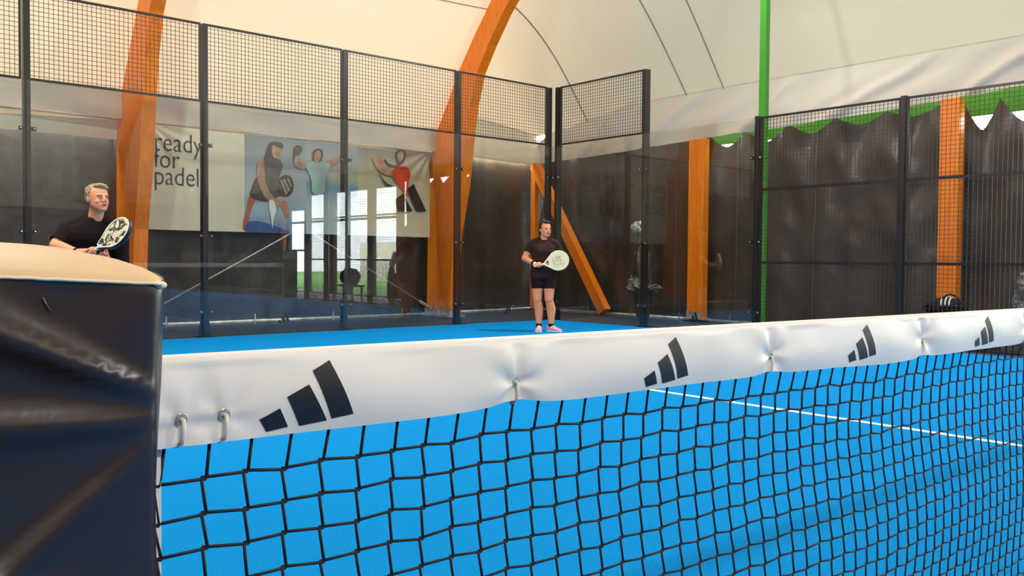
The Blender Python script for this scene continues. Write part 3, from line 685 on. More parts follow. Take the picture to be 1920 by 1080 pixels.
# second player: arms raised, pale mint shirt
cutout('picture_player', 'pgrey', [(625, 190), (640, 150), (700, 165), (705, 200), (665, 250), (640, 330), (618, 300)])
cutout('picture_player', 'pskin', [(640, 240), (670, 260), (690, 320), (740, 320), (730, 370), (660, 370), (620, 320)])
cutout('picture_player', 'pskin', [(900, 300), (980, 280), (1060, 240), (1068, 285), (980, 330), (930, 360)])
cutout('picture_player', 'mint', [(720, 320), (800, 300), (880, 310), (960, 320), (925, 400), (900, 470), (905, 600), (780, 600), (785, 460), (740, 380)])
cutout('picture_player', 'pdark', [(805, 200), (840, 182), (885, 200), (885, 260), (850, 320), (800, 300), (790, 250)])
cutout('picture_player', 'pskin', [(812, 215), (850, 200), (868, 230), (860, 290), (830, 315), (800, 290)])
# third player: red shirt, two-handed pose
cutout('picture_player', 'pdark', [(1370, 380), (1450, 500), (1520, 520), (1500, 540), (1440, 520)])
cutout('picture_player', 'pskin', [(1330, 260), (1370, 255), (1440, 270), (1440, 330), (1520, 390), (1520, 440), (1430, 420), (1370, 370), (1335, 300)])
cutout('picture_player', 'pdark', [(1435, 270), (1470, 320), (1550, 345), (1550, 300), (1530, 220), (1560, 195), (1620, 200), (1630, 260), (1600, 330), (1500, 360), (1430, 310)])
cutout('picture_player', 'pskin', [(1545, 220), (1600, 215), (1610, 260), (1590, 300), (1555, 300)])
cutout('picture_player', 'red', [(1510, 370), (1560, 345), (1640, 350), (1672, 400), (1660, 460), (1640, 560), (1640, 640), (1600, 560), (1540, 490), (1500, 430)])
cutout('logo_bar', 'ink', [(1640, 545), (1700, 505), (1812, 750), (1722, 750)], 0)
cutout('logo_bar', 'ink', [(1520, 650), (1600, 590), (1690, 748), (1560, 748)], 0)
me = text_mesh('ready\nfor\npadel', 0.55, 0.0, offset=-0.004, line=0.62)
for v in me.vertices: pass
xs = [v.co.x for v in me.vertices]; ys = [v.co.y for v in me.vertices]
TA = at(288, 246, 'y', BY); TB = at(379, 362, 'y', BY)
kx = (TB.x-TA.x)/(max(xs)-min(xs)); kz = (TA.z-TB.z)/(max(ys)-min(ys))
for v in me.vertices: v.co = bsurf(TA.x+(v.co.x-min(xs))*kx, TB.z+(v.co.y-min(ys))*kz, 0.007)
obj('lettering', me, 'ink', bn)['label'] = 'black lowercase lettering ready for padel'
bn.location = (0, 0, 0)

# diagonal tie rods behind the glass
def rod(a, b, label):
    t = thing('tie_rod', label, 'tie rod', a, group='pale diagonal tie rods of the back wall'); d = V(b)-V(a)
    bm = bmesh.new(); tube(bm, [V((0, 0, 0)), d], 0.013, 8); obj('cable', bm, 'zinc', t, smooth=True)
    bm = bmesh.new(); tube(bm, [V((0, 0, 0)), d*0.05], 0.030, 8); obj('tensioner', bm, 'zinc', t)
rod((4.20, 12.42, 0.10), (-0.98, 12.42, 2.92), 'pale tie rod rising leftwards from the foot of the right arch')
rod((-1.06, 12.47, 0.10), (4.20, 12.47, 2.92), 'pale tie rod rising rightwards from the foot of the left arch')

# ------------------------------------------------------------------ net
TIES = [-4.922, -4.879] + [-4.49+0.584*k for k in range(17)]
ZB = [(-4.95, .8105), (-4.80, .808), (-4.60, .806), (-4.48, .808), (-4.38, .804), (-4.161, .803), (-3.95, .801), (-3.7, .797), (-3.5, .789), (-3.33, .791), (-3.1, .792), (-2.7, .789), (0, .787), (2, .787), (4.95, .800)]
def zbot(x): return interp(ZB, x)
def ztop(x): return 0.899 - 0.0085*(x+4.93) if x < -2.7 else 0.880-0.000*(x+2.7) if x < 0 else 0.880+0.004*x
def tie_w(x): return max(math.exp(-((x-t)/0.045)**2) for t in TIES)
def band_pt(x, s, off=0.0):
    # s 0 = near lower edge, 0.5 = top fold, 1 = far lower edge
    zt = ztop(x); zb = zbot(x) + 0.005*math.exp(-min(abs(x-t) for t in TIES[2:])**2/0.0016)
    R = 0.011; side = -1 if s < 0.5 else 1; q = abs(s-0.5)*2
    if q < 0.22:
        a = q/0.22*PI/2; y = side*R*math.sin(a); z = zt-R+R*math.cos(a); nrm = V((0, side*math.sin(a), math.cos(a)))
    else:
        f = (q-0.22)/0.78; z = zt-R-(zt-R-zb)*f
        bl = 0.007*math.sin(PI*f*0.95); y = R + bl
        tw = 0
        for t in TIES:
            dx = x-t
            if abs(dx) > 0.22: continue
            dz = z-0.834; rr = math.hypot(dx, dz); a = math.atan2(dz, dx)
            tw += (-0.010*math.exp(-(rr/0.026)**2) + 0.0042*math.sin(a*5+t*9)*math.exp(-rr/0.050)*min(1, rr/0.012))*(0.45 if t < -4.7 else 1)
        y += tw + 0.0040*noise.noise(V((x*9, z*14, 0.3))); y = max(0.004, y)*side; nrm = V((0, side, 0))
    return V((x, y, z)) + nrm*off
net = thing('padel_net', 'black mesh court net with a white logo band along its top', 'net', (0, 0, 0))
X0, X1 = -4.945, 4.93
us = []; x = X0
while x < X1: us.append(x); x += 0.006 if x < -2.2 else 0.05
us.append(X1); NS = 44
bm = bmesh.new(); vs = [[bm.verts.new(band_pt(x, j/NS)) for j in range(NS+1)] for x in us]
for i in range(len(us)-1):
    for j in range(NS): bm.faces.new((vs[i][j], vs[i][j+1], vs[i+1][j+1], vs[i+1][j]))
obj('net_band', bm, 'band', net, smooth=True)
for k in range(17):
    cx = -4.788+0.592*k
    if cx > 4.7: break
    bm = bmesh.new(); wd, ht = 0.108, 0.070; z0 = ztop(cx)-0.084
    for q in LOGO:
        a, b, c, d = [V((cx-wd/2+p[0]*wd, z0+p[1]*ht)) for p in (q[0], q[1], q[2], q[3])]
        n = 8; g = []
        for i in range(n+1):
            row = []
            for j in range(n+1):
                p = a.lerp(b, i/n).lerp(d.lerp(c, i/n), j/n); zt = ztop(p.x)
                zb = zbot(p.x) + 0.005*math.exp(-min(abs(p.x-t) for t in TIES[2:])**2/0.0016)
                f = (zt-0.011-p.y)/(zt-0.011-zb); qq = 0.22+0.78*f
                row.append(bm.verts.new(band_pt(p.x, 0.5-qq/2, 0.0007)))
            g.append(row)
        for i in range(n):
            for j in range(n): bm.faces.new((g[i][j], g[i+1][j], g[i+1][j+1], g[i][j+1]))
    lg = obj('band_logo', bm, 'ink', net); lg['label'] = 'black three-bar logo print'
for t in TIES:
    z0 = 0.838 if t < -4.7 else ztop(t)-0.058
    if t > 4.9: continue
    bm = bmesh.new(); tube(bm, [V((t+0.005*math.cos(a*PI/6), band_pt(t, 0.16).y-0.0015, z0+0.005*math.sin(a*PI/6))) for a in range(12)], 0.0013, 6, closed=True); obj('eyelet', bm, 'bolt', net, smooth=True)
    yb = band_pt(t, 0.16).y
    bm = bmesh.new(); tube(bm, [V((t, yb+0.006, z0)), V((t+0.001, yb-0.004, z0-0.002)), V((t+0.001, yb-0.005, z0-0.012)), V((t-0.001, yb-0.004, z0-0.024)), V((t, yb+0.004, zbot(t)+0.003)), V((t, 0, zbot(t)-0.001))], 0.0024, 6); obj('tie_cord', bm, 'cord', net, smooth=True)
bm = bmesh.new(); CW, CH = 0.0448, 0.0365; nx = int((X1-X0)/CW); nz = 22
rj = random.Random(3)
def nd(i, j, low):
    x = X0+0.012+i*CW; zt = zbot(x)
    if j == 0:
        return V((x, 0.0, zt+0.002+0.005*math.exp(-min(abs(x-t) for t in TIES[2:])**2/0.0016)))
    z = zt - j*CH*(1-0.0*j); k = noise.noise(V((i*0.37, j*0.41, 0)))*0.004; k2 = noise.noise(V((i*0.9, j*0.8, 7)))*0.0022
    off = 0.0026
    lean = -0.008 if j else 0
    y = 0.010*math.sin(j*0.45)*math.sin(x*1.3) + 0.002*noise.noise(V((i, j, 2)))
    return V((x + lean + k + (off if low else -off), y, z + k2 + (-0.0010 if low else 0.0010) - 0.0022*math.sin(i*2.4+j)))
r = 0.0019
def seg(a, b):
    e = (b-a).normalized(); u, v = frame(e); n = 5
    A = [bm.verts.new(a+(u*math.cos(2*PI*k/n)+v*math.sin(2*PI*k/n))*r) for k in range(n)]; B = [bm.verts.new(b+(u*math.cos(2*PI*k/n)+v*math.sin(2*PI*k/n))*r) for k in range(n)]
    for k in range(n): bm.faces.new((A[k], A[(k+1) % n], B[(k+1) % n], B[k]))
    bm.faces.new(A[::-1]); bm.faces.new(B)
for i in range(nx+1):
    for j in range(nz):
        a = nd(i, j, False); b = nd(i, j+1, True)
        seg(a, b)                                   # vertical cord
        if j: seg(nd(i, j, True), nd(i, j, False))  # knot
        if i < nx: seg(nd(i, j, False) if j else nd(i, 0, 0), nd(i+1, j, True) if j else nd(i+1, 0, 0))
obj('net_mesh', bm, 'net', net, smooth=True)
bm = bmesh.new(); tube(bm, [(X0-0.03, 0, ztop(X0)-0.012), (X0+1, 0, ztop(X0+1)-0.012), (-2.7, 0, 0.868), (0, 0, 0.868), (X1+0.03, 0, 0.888)], 0.004, 6); obj('head_cable', bm, 'steel', net)
bm = bmesh.new()
for xx in (X0+0.002, X1): box(bm, xx-0.006, xx+0.006, -0.002, 0.002, 0.03, 0.81)
obj('side_strap', bm, 'cord', net)

def net_post(xc, label, near):
    t = thing('net_post_pad', label, 'padded post', (xc, 0, 0))
    bm = bmesh.new(); box(bm, -0.03, 0.03, -0.03, 0.03, 0.0, 0.90); obj('steel_core', bm, 'steel', t)
    W, D = 0.145, 0.12
    def side(px, py, z):        # outward distortion of the vinyl
        # folds pinched towards the strap end at the right edge of the near face
        d = 0.0
        for zc, sl, am in ((0.880, 0.48, 0.015), (0.858, 0.06, 0.008), (0.842, -0.80, 0.009), (0.70, 0.3, 0.009), (0.56, -0.2, 0.009), (0.35, 0.2, 0.006)):
            rx = max(0.0, W-0.012-px)
            d += am*(1-math.exp(-rx/0.03))*math.exp(-((z-zc-sl*rx)/(0.0045+0.085*rx))**2)
        return d + 0.003*noise.noise(V((px*14, z*10, py*5)))
    bm = bmesh.new(); prof = []; rc = 0.022
    n = 26
    for k in range(n): prof.append((-W+rc+(2*W-2*rc)*k/(n-1), -D, 0, -1))
    for k in range(1, 6): a = -PI/2+PI/2*k/6; prof.append((W-rc+rc*math.cos(a), -D+rc+rc*math.sin(a), math.cos(a), math.sin(a)))
    for k in range(12): prof.append((W, -D+rc+(2*D-2*rc)*k/11, 1, 0))
    for k in range(1, 6): a = PI/2*k/6; prof.append((W-rc+rc*math.cos(a), D-rc+rc*math.sin(a), math.cos(a), math.sin(a)))
    for k in range(n): prof.append((W-rc-(2*W-2*rc)*k/(n-1), D, 0, 1))
    for k in range(1, 6): a = PI/2+PI/2*k/6; prof.append((-W+rc+rc*math.cos(a), D-rc+rc*math.sin(a), math.cos(a), math.sin(a)))
    for k in range(12): prof.append((-W, D-rc-(2*D-2*rc)*k/11, -1, 0))
    for k in range(1, 6): a = PI+PI/2*k/6; prof.append((-W+rc+rc*math.cos(a), -D+rc+rc*math.sin(a), math.cos(a), math.sin(a)))
    def topz(px, py):
        l = (W-px)/(2*W); dy = interp([(-.12, 0), (-.10, .0056), (-.08, .0092), (-.04, .0108), (.009, .0123), (.055, .0165), (.1, .0168), (.12, .0167)], py)
        k = min(1, (py+D)/0.08)
        return 0.9712 + 0.016*l*(1-0.7*k) + dy + 0.0164*k*(1-math.exp(-(W-px)/0.0303)) - 0.005*math.exp(-(px+W)/0.02)
    rows = []; NZ = 150
    for j in range(NZ+1):
        row = []
        for (px, py, nx_, ny_) in prof:
            zt = topz(px, -D if py < 0 else py)if py <= -D+0.001 else topz(px, py)
            z = 0.02+(zt-0.02)*j/NZ
            d = (side(px, py, z) if ny_ <= -0.3 else 0.003*noise.noise(V((px*9, py*9, z*8))))
            if j == NZ: d = 0
            tap = 0.010*(0.97-z)/0.25 if z > 0.6 else 0.015
            row.append(bm.verts.new((px + nx_*d - (min(tap, 0.02) if nx_ > 0.5 else 0), py+ny_*d, z)))
        rows.append(row)
    for j in range(NZ):
        for k in range(len(prof)): bm.faces.new((rows[j][k], rows[j][(k+1) % len(prof)], rows[j+1][(k+1) % len(prof)], rows[j+1][k]))
    bm.faces.new(rows[0][::-1])
    obj('vinyl_cover', bm, 'pad', t, smooth=True)
    bm = bmesh.new(); prevs = []
    NR = 16
    for i in range(NR+1):
        f = i/NR; prevs.append([bm.verts.new((p[0]*(1-f)*1.004, p[1]*(1-f)*1.004, topz(p[0]*(1-f), p[1]*(1-f))+0.0012*(1 if i else -1.5))) for p in prof] if i < NR else None)
    c = bm.verts.new((0, 0, topz(0, 0)+0.0012))
    for A, B in zip(prevs, prevs[1:]):
        for k in range(len(prof)):
            k2 = (k+1) % len(prof)
            if B: bm.faces.new((A[k], A[k2], B[k2], B[k]))
            else: bm.faces.new((A[k], A[k2], c))
    tp = obj('top_cap', bm, 'padtop', t, smooth=True); tp['label'] = 'tan domed top of the pad'
    bm = bmesh.new(); pts = []
    for k in range(60):
        px = -W+0.02+(2*W-0.028)*k/59; pts.append(V((px, -D-0.001, topz(px, -D)-0.0005+0.0006*noise.noise(V((px*90, 0, 0))))))
    tube(bm, pts, 0.0014, 5)
    ell(bm, (W-0.008, -D+0.004, topz(W, -D)-0.001), (0.006, 0.005, 0.0035)); obj('frayed_edge', bm, 'fray', t, smooth=True)
    for fx, ln in ((-0.10, 0.020), (-0.062, 0.024), (-0.042, 0.028), (0.05, 0.010)):
        bm = bmesh.new(); tube(bm, [V((fx-0.002, -D-0.0015, 0.962)), V((fx, -D-0.003, 0.962-ln*0.5)), V((fx+0.003, -D-0.003, 0.962-ln))], 0.0008, 5); obj('thread', bm, 'seamd', t)
    return t
net_post(-5.113, 'dark navy padded net post with tan domed top, nearest the camera', True)
q = net_post(5.12, 'dark padded net post at the far end of the net, outside the frame', False)

# ------------------------------------------------------------------ people
def hand_wrap(bm, P, a, n, R=0.017, flip=1, palm_r=0.026):
    """P handle centre under the palm; a handle direction towards the thumb side; n unit vector from handle to palm."""
    a = a.normalized(); n = (n - a*n.dot(a)).normalized(); s = a.cross(n)*flip
    ell(bm, P+n*(R+0.012), (0.042, 0.015, 0.034), Matrix((a, n, s)).transposed())
    lens = (2.6, 3.1, 2.9, 2.3); fr = (0.0088, 0.0092, 0.0088, 0.0078)
    for k in range(4):
        q = P + a*(0.034-0.0225*k); pts = []
        for m in range(7):
            an = lens[k]*m/6 + 0.25; rr = R+0.009
            pts.append(q + (n*math.cos(an) + s*math.sin(an))*rr + a*0.004*math.sin(m))
        for p0, p1 in zip(pts, pts[1:]): cap(bm, p0, fr[k], p1, fr[k]*0.97, n=10)
    th = [P+n*(R+0.012)-s*0.022+a*0.022, P+n*(R)*0.6-s*(R+0.012)+a*0.045, P-n*0.006-s*(R+0.010)+a*0.062, P-n*(R*0.9)-s*0.012+a*0.070]
    for p0, p1, r0 in zip(th, th[1:], (0.0125, 0.011, 0.0098)): cap(bm, p0, r0, p1, r0*0.92, n=10)

def head_into(bm, Mh, s=1.0, jaw=1.0):
    secs = [(0, -.058, -.002, .016, .014), (0, -.052, .010, .034*jaw, .032), (0, -.040, .025, .047*jaw, .050), (0, -.028, .05, .058*jaw, .066), (0, -.016, .08, .066, .080), (0, -.006, .11, .071, .089), (0, .002, .14, .074, .094), (0, .006, .17, .073, .095), (0, .008, .20, .064, .084), (0, .008, .22, .047, .062), (0, .008, .233, .020, .028)]
    loft(bm, [(a*s, b*s, c*s, d*s, e*s) for a, b, c, d, e in secs], 30, Mh)
    def E(c, r): 
        rot = Mh.to_3x3(); ell(bm, Mh @ (V(c)*s), tuple(k*s for k in r), rot)
    for x in (-1, 1):
        E((x*.034, -.068, .082), (.026, .020, .024)); E((x*.031, -.085, .134), (.022, .013, .0075)); E((x*.076, .008, .108), (.009, .019, .031))
        E((x*.013, -.108, .086), (.009, .010, .008))
    E((0, -.096, .122), (.008, .012, .020)); E((0, -.106, .100), (.010, .015, .018)); E((0, -.090, .058), (.026, .014, .014)); E((0, -.084, .020), (.020, .016, .013))
def face_parts(par, Mh, s, brow):
    def E(bm, c, r): ell(bm, Mh @ (V(c)*s), tuple(k*s for k in r), Mh.to_3x3(), 12)
    for x in (-1, 1):
        bm = bmesh.new(); E(bm, (x*.031, -.0880, .1165), (.0115, .0065, .0045)); e = obj('eye', bm, 'eye', par, True)
        bm = bmesh.new(); E(bm, (x*.031+.003, -.0925, .1165), (.0055, .004, .0045)); obj('iris', bm, 'iris', e, True)
        bm = bmesh.new(); E(bm, (x*.031, -.0965, .1345), (.019, .005, .0042)); obj('eyebrow', bm, brow, par, True)
    bm = bmesh.new(); E(bm, (0, -.1015, .0605), (.023, .006, .0045)); E(bm, (0, -.1005, .0525), (.019, .006, .0050)); obj('lips', bm, 'lip', par, True)

def racket(name, label, Mw, facemat, edgemat, holes=True, wdt=0.130, hgt=0.150, dark=False):
    t = thing(name, label, 'racket'); t.matrix_world = Mw
    cy = 0.285
    def outline(d):
        pts = []
        for k in range(60):
            a = -PI/2 + 0.74 + (2*PI-1.48)*k/59
            pts.append(((wdt-d)*math.cos(a), cy+(hgt-d)*math.sin(a)))
        pts += [(-0.020-0*d, 0.085+d), (0.020, 0.085+d)]
        return pts
    tri = [(0.0, 0.135), (0.022, 0.118), (0.010, 0.103), (-0.010, 0.103), (-0.022, 0.118)]
    tri = [(0, 0.152), (0.036, 0.142), (0.012, 0.100), (-0.012, 0.100), (-0.036, 0.142)]
    hs = []
    for i in range(-3, 4):
        for j in range(-3, 4):
            x, y = i*0.026+(0.013 if j % 2 else 0), cy+j*0.025
            if (x/(wdt-0.035))**2+((y-cy)/(hgt-0.04))**2 < 1: hs.append([(x+0.005*math.cos(k*PI/4), y+0.005*math.sin(k*PI/4)) for k in range(8)])
    me = curve_mesh([outline(0.008), tri]+(hs if holes else []), 0.0165); obj('face', me, facemat, t)
    me = curve_mesh([outline(0.0), outline(0.010)], 0.0155, 0.003); fr_ = obj('frame_rim', me, 'ink' if dark else edgemat, t)
    if dark:
        for q in (-1, 1):
            me = curve_mesh([outline(0.002), outline(0.012)], 0.0012, 0.0005); e_ = obj('rim_stripe', me, 'white', fr_); e_.location = (0, 0, q*0.0195)
    bm = bmesh.new(); tube(bm, [(0, 0.105, 0), (0, 0.06, 0), (0, -0.045, 0), (0, -0.062, 0)], [0.016, 0.0145, 0.015, 0.018], 10); obj('grip', bm, edgemat, t, True)
    return t
def axes(o, y, z):
    y = y.normalized(); z = (z - y*z.dot(y)).normalized(); x = y.cross(z)
    return Matrix(((x.x, y.x, z.x, o.x), (x.y, y.y, z.y, o.y), (x.z, y.z, z.z, o.z), (0, 0, 0, 1)))

def shoe(par, at_, ang, mat):
    bm = bmesh.new(); Mx = Matrix.Translation(V(at_)) @ Matrix.Rotation(ang, 4, 'Z')   # toe along -Y
    secs = [(-.185, .018, .030, .022), (-.165, .036, .040, .028), (-.12, .047, .050, .030), (-.06, .045, .066, .036), (-.01, .037, .088, .045), (.035, .036, .098, .05), (.062, .028, .085, .045), (.075, .014, .06, .04)]
    rings = []
    for y, hw, h, _ in secs:
        ring = []
        for k in range(16):
            a = 2*PI*k/16; x = hw*math.cos(a); z = h*0.5*(1+math.sin(a)); z = max(0.012, z); ring.append(bm.verts.new(Mx @ V((x, y, z))))
        rings.append(ring)
    for A, B in zip(rings, rings[1:]):
        for k in range(16): bm.faces.new((A[k], A[(k+1) % 16], B[(k+1) % 16], B[k]))
    bm.faces.new(rings[0][::-1]); bm.faces.new(rings[-1]); bmesh.ops.recalc_face_normals(bm, faces=bm.faces)
    o = obj('shoe', bm, mat, par, True)
    bm = bmesh.new(); r1 = []
    for z in (0.0, 0.016):
        r1.append([bm.verts.new(Mx @ V((hw*1.06*s, y, z))) for s, lst in ((1, secs), (-1, secs[::-1])) for (y, hw, h, _) in lst])
    n = len(r1[0])
    for k in range(n): bm.faces.new((r1[0][k], r1[0][(k+1) % n], r1[1][(k+1) % n], r1[1][k]))
    bm.faces.new(r1[0][::-1]); bm.faces.new(r1[1]); obj('sole', bm, 'white', o)
    bm = bmesh.new()
    for k in range(4): tube(bm, [Mx @ V((-0.022, -0.10+k*0.022, 0.050+k*0.008)), Mx @ V((0, -0.10+k*0.022, 0.062+k*0.009)), Mx @ V((0.022, -0.10+k*0.022, 0.050+k*0.008))], 0.003, 5)
    obj('laces', bm, 'white', o)

# --- woman
wp = at(1018, 621, 'z', 0.0); az = math.atan2(wp.x-CAM.x, wp.y-CAM.y)
W_ = thing('person', 'woman in charcoal t-shirt and black shorts holding an ivory racket near the corner', 'person', (wp.x, wp.y, 0), -az)
Wm = Matrix.Translation((wp.x, wp.y, 0)) @ Matrix.Rotation(-az, 4, 'Z')
J = dict(sR=V((-.168, .01, 1.235)), eR=V((-.262, .00, 1.035)), wR=V((-.125, -.185, .955)), sL=V((.172, .02, 1.235)), eL=V((.262, .02, 1.03)), wL=V((.175, -.165, .930)),
         hR=V((-.085, 0, .80)), kR=V((-.083, -.02, .46)), aR=V((-.060, .01, .085)), hL=V((.085, 0, .80)), kL=V((.083, -.02, .46)), aL=V((.115, .01, .085)))
ra = V((.245, -.02, .062)).normalized(); rg = V((-.068, -.245, .938))
Mh = Matrix.Translation((.014, -.005, 1.335)) @ Matrix.Rotation(math.radians(32), 4, 'Z') @ Matrix.Rotation(math.radians(2), 4, 'X')
tw = Matrix.Rotation(math.radians(12), 4, 'Z')
bm = bmesh.new()
loft(bm, [(0, .01, .74, .12, .09), (0, .01, .80, .175, .12), (0, .01, .88, .175, .12), (0, 0, .97, .155, .108), (0, 0, 1.06, .155, .11), (0, -.005, 1.14, .165, .118), (0, 0, 1.20, .165, .105), (0, .005, 1.255, .145, .075), (0, .008, 1.285, .08, .055)], 32, tw)
cap(bm, (0, .01, 1.26), .056, (.010, -.005, 1.375), .050)
head_into(bm, Mh, 0.985, 1.08)
for s in (-1, 1): cap(bm, (s*.03, .01, 1.29), .036, (s*.14, .01, 1.24), .045)
for s in 'RL':
    cap(bm, J['s'+s], .058, J['e'+s], .052); cap(bm, J['e'+s], .051, J['w'+s], .029)
    cap(bm, J['h'+s], .094, J['k'+s], .063); cap(bm, J['k'+s], .055, J['a'+s]+V((0, .01, .23)), .066); cap(bm, J['a'+s]+V((0, .01, .23)), .066, J['a'+s], .036)
    ell(bm, J['k'+s]+V((0, -.022, 0)), (.046, .040, .055))
    cap(bm, J['a'+s], .038, J['a'+s]+V((0, 0, -.045)), .034)
cap(bm, J['wR'], .028, rg-ra*0.01+V((-.02, .02, .012)), .027); hand_wrap(bm, rg, ra, V((-.35, .45, .8)), flip=1)
lg_ = rg+ra*0.125+V((.0, .030, -.005))
cap(bm, J['wL'], .028, lg_+V((.035, .03, -.01)), .026); hand_wrap(bm, lg_+V((.01, .0, 0)), ra, V((.2, .85, -.4)), R=0.016, flip=-1)
obj('body', remesh(bm, .0055, 2), 'skin2', W_, True)
face_parts(W_, Mh, .985, 'dhair')
bm = bmesh.new()
def HE(bm, c, r): ell(bm, Mh @ V(c), r, Mh.to_3x3(), 20)
HE(bm, (0, .022, .165), (.080, .094, .078)); HE(bm, (0, .045, .115), (.074, .068, .085)); HE(bm, (0, -.045, .212), (.060, .045, .026)); HE(bm, (0.0, .050, .238), (.038, .040, .030))
HE(bm, (-.070, .012, .140), (.014, .035, .045)); HE(bm, (.070, .012, .140), (.014, .035, .045))
obj('hair', remesh(bm, .005, 2, .004, 40), 'dhair', W_, True)
bm = bmesh.new()
loft(bm, [(0, .008, .755, .185, .128), (0, .01, .80, .192, .138), (0, .008, .88, .188, .134), (0, 0, .97, .176, .126), (0, 0, 1.06, .174, .128), (0, -.008, 1.14, .183, .140), (0, 0, 1.20, .188, .124), (0, .005, 1.255, .160, .092), (0, .008, 1.288, .095, .072), (0, .008, 1.300, .066, .062)], 36, tw)
for s in 'RL':
    e = J['s'+s].lerp(J['e'+s], .58); cap(bm, J['s'+s].lerp(J['e'+s], .02), .066, e, .068, round_ends=False); ell(bm, J['s'+s], (.066, .066, .062))
for s in (-1, 1): cap(bm, (s*.045, .01, 1.286), .050, (s*.15, .01, 1.252), .060)
obj('t_shirt', remesh(bm, .007, 3, .012, 9), 'shirt2', W_, True)
bm = bmesh.new(); tube(bm, [tw @ V((.070*math.cos(k*PI/12), .008+.064*math.sin(k*PI/12), 1.300-.012*(math.sin(k*PI/12) < 0)*abs(math.sin(k*PI/12)))) for k in range(24)], .006, 6, closed=True); obj('collar', bm, 'shirt', W_, True)
bm = bmesh.new()
loft(bm, [(0, .01, .735, .160, .115), (0, .01, .78, .187, .130), (0, .01, .86, .186, .130)], 32, tw)
for s in 'RL': cap(bm, J['h'+s], .104, J['h'+s].lerp(J['k'+s], .56), .089, round_ends=False)
obj('shorts', remesh(bm, .007, 2, .006, 9), 'shorts', W_, True)
bm = bmesh.new(); d = (J['wR']-J['eR']).normalized(); cap(bm, J['wR']-d*.045, .036, J['wR']-d*.005, .033, round_ends=False); obj('wristband', bm, 'shorts', W_, True)
bm = bmesh.new(); cap(bm, J['wR']+d*.002, .034, J['wR']+d*.03, .034, round_ends=False); obj('wristband', bm, 'white', W_, True)['label'] = 'white wristband'
shoe(W_, (-.055, -.01, 0), math.radians(-4), 'shoe'); shoe(W_, (.118, .0, 0), math.radians(52), 'shoe')
for s in 'RL':
    bm = bmesh.new(); cap(bm, J['a'+s]+V((0, 0, -.03)), .041, J['a'+s]+V((0, 0, .025)), .041, round_ends=False); obj('sock', bm, 'shorts', W_, True)
Mr = Wm @ axes(rg, ra, V((.05, -1, .12)))
rk = racket('padel_racket', 'round ivory padel racket held by the woman', Mr, 'rwhite', 'rwhite', wdt=0.137, hgt=0.145)
bm = bmesh.new()
for pts in ([(-.045, .33), (-.05, .25)], [(-.045, .33), (-.02, .25), (-.012, .33)], [(.0, .25), (.0, .33), (.028, .30)], [(.05, .33), (.055, .25)], [(-.05, .21), (.06, .225)]):
    tube(bm, [V((p[1]-.285+.0, p[0]+.285, .0185)) if False else V((p[0], p[1], .0180)) for p in pts], .0035, 5)
obj('scribbled_mark', bm, 'grey', rk)

# --- man
mp_ = at(172, 470, 'y', 7.0); az = math.atan2(mp_.x-CAM.x, mp_.y-CAM.y)
P_ = thing('person', 'grey-haired man in black t-shirt crouching ready with patterned racket, behind the pad', 'person', (mp_.x, mp_.y, 0), -az)
Pm = Matrix.Translation((mp_.x, mp_.y, 0)) @ Matrix.Rotation(-az, 4, 'Z')
J = dict(sR=V((-.178, .00, 1.225)), eR=V((-.265, -.06, 1.095)), wR=V((-.105, -.275, 1.036)), sL=V((.215, .05, 1.215)), eL=V((.225, .06, .93)), wL=V((.13, -.19, .88)),
         hR=V((-.10, .20, .80)), kR=V((-.19, -.08, .47)), aR=V((-.24, .10, .085)), hL=V((.10, .20, .80)), kL=V((.19, -.08, .47)), aL=V((.24, .10, .085)))
ra = V((.158, -.125, .135)).normalized(); rg = V((.000, -.335, 1.034))
Mh = Matrix.Translation((.048, -.075, 1.372)) @ Matrix.Rotation(math.radians(30), 4, 'Z') @ Matrix.Rotation(math.radians(-3), 4, 'X')
bm = bmesh.new()
tw = Matrix.Rotation(math.radians(14), 4, 'Z')
loft(bm, [(0, .20, .74, .11, .09), (0, .20, .80, .165, .12), (0, .18, .88, .165, .12), (0, .14, .97, .165, .115), (0, .09, 1.06, .175, .12), (0, .05, 1.14, .185, .125), (0, .03, 1.20, .180, .11), (0, .02, 1.255, .155, .085), (0, .01, 1.29, .09, .065)], 32, tw)
cap(bm, (.02, .01, 1.26), .062, (.045, -.055, 1.42), .056)
head_into(bm, Mh, 1.0, 1.06)
for s in (-1, 1): cap(bm, (.015+s*.030, .01, 1.305), .040, (.015+s*.15, .02, 1.24), .050)
for s in 'RL':
    cap(bm, J['s'+s], .060, J['e'+s], .050); cap(bm, J['e'+s], .048, J['w'+s], .030)
    cap(bm, J['h'+s], .085, J['k'+s], .060); cap(bm, J['k'+s], .056, J['k'+s].lerp(J['a'+s], .4), .056); cap(bm, J['k'+s].lerp(J['a'+s], .4), .056, J['a'+s], .036)
    cap(bm, J['a'+s], .038, J['a'+s]+V((0, 0, -.045)), .034)
cap(bm, J['wR'], .030, rg+V((-.03, .03, .008)), .028); hand_wrap(bm, rg, ra, V((-.6, .35, .5)), flip=1)
lg_ = rg+ra*.07+V((.030, .030, -.050))
cap(bm, J['wL'], .030, lg_+V((.03, .03, -.02)), .027); hand_wrap(bm, lg_, ra, V((.4, .8, -.4)), R=.016, flip=-1)
obj('body', remesh(bm, .0055, 2), 'skin', P_, True)
face_parts(P_, Mh, 1.0, 'ghair')
bm = bmesh.new()
HE(bm, (0, .022, .172), (.080, .094, .070)); HE(bm, (0, .045, .125), (.076, .066, .075)); HE(bm, (0, -.045, .215), (.058, .048, .024)); HE(bm, (0.02, -.070, .205), (.040, .022, .020))
HE(bm, (-.071, .008, .145), (.012, .030, .040)); HE(bm, (.071, .008, .145), (.012, .030, .040))
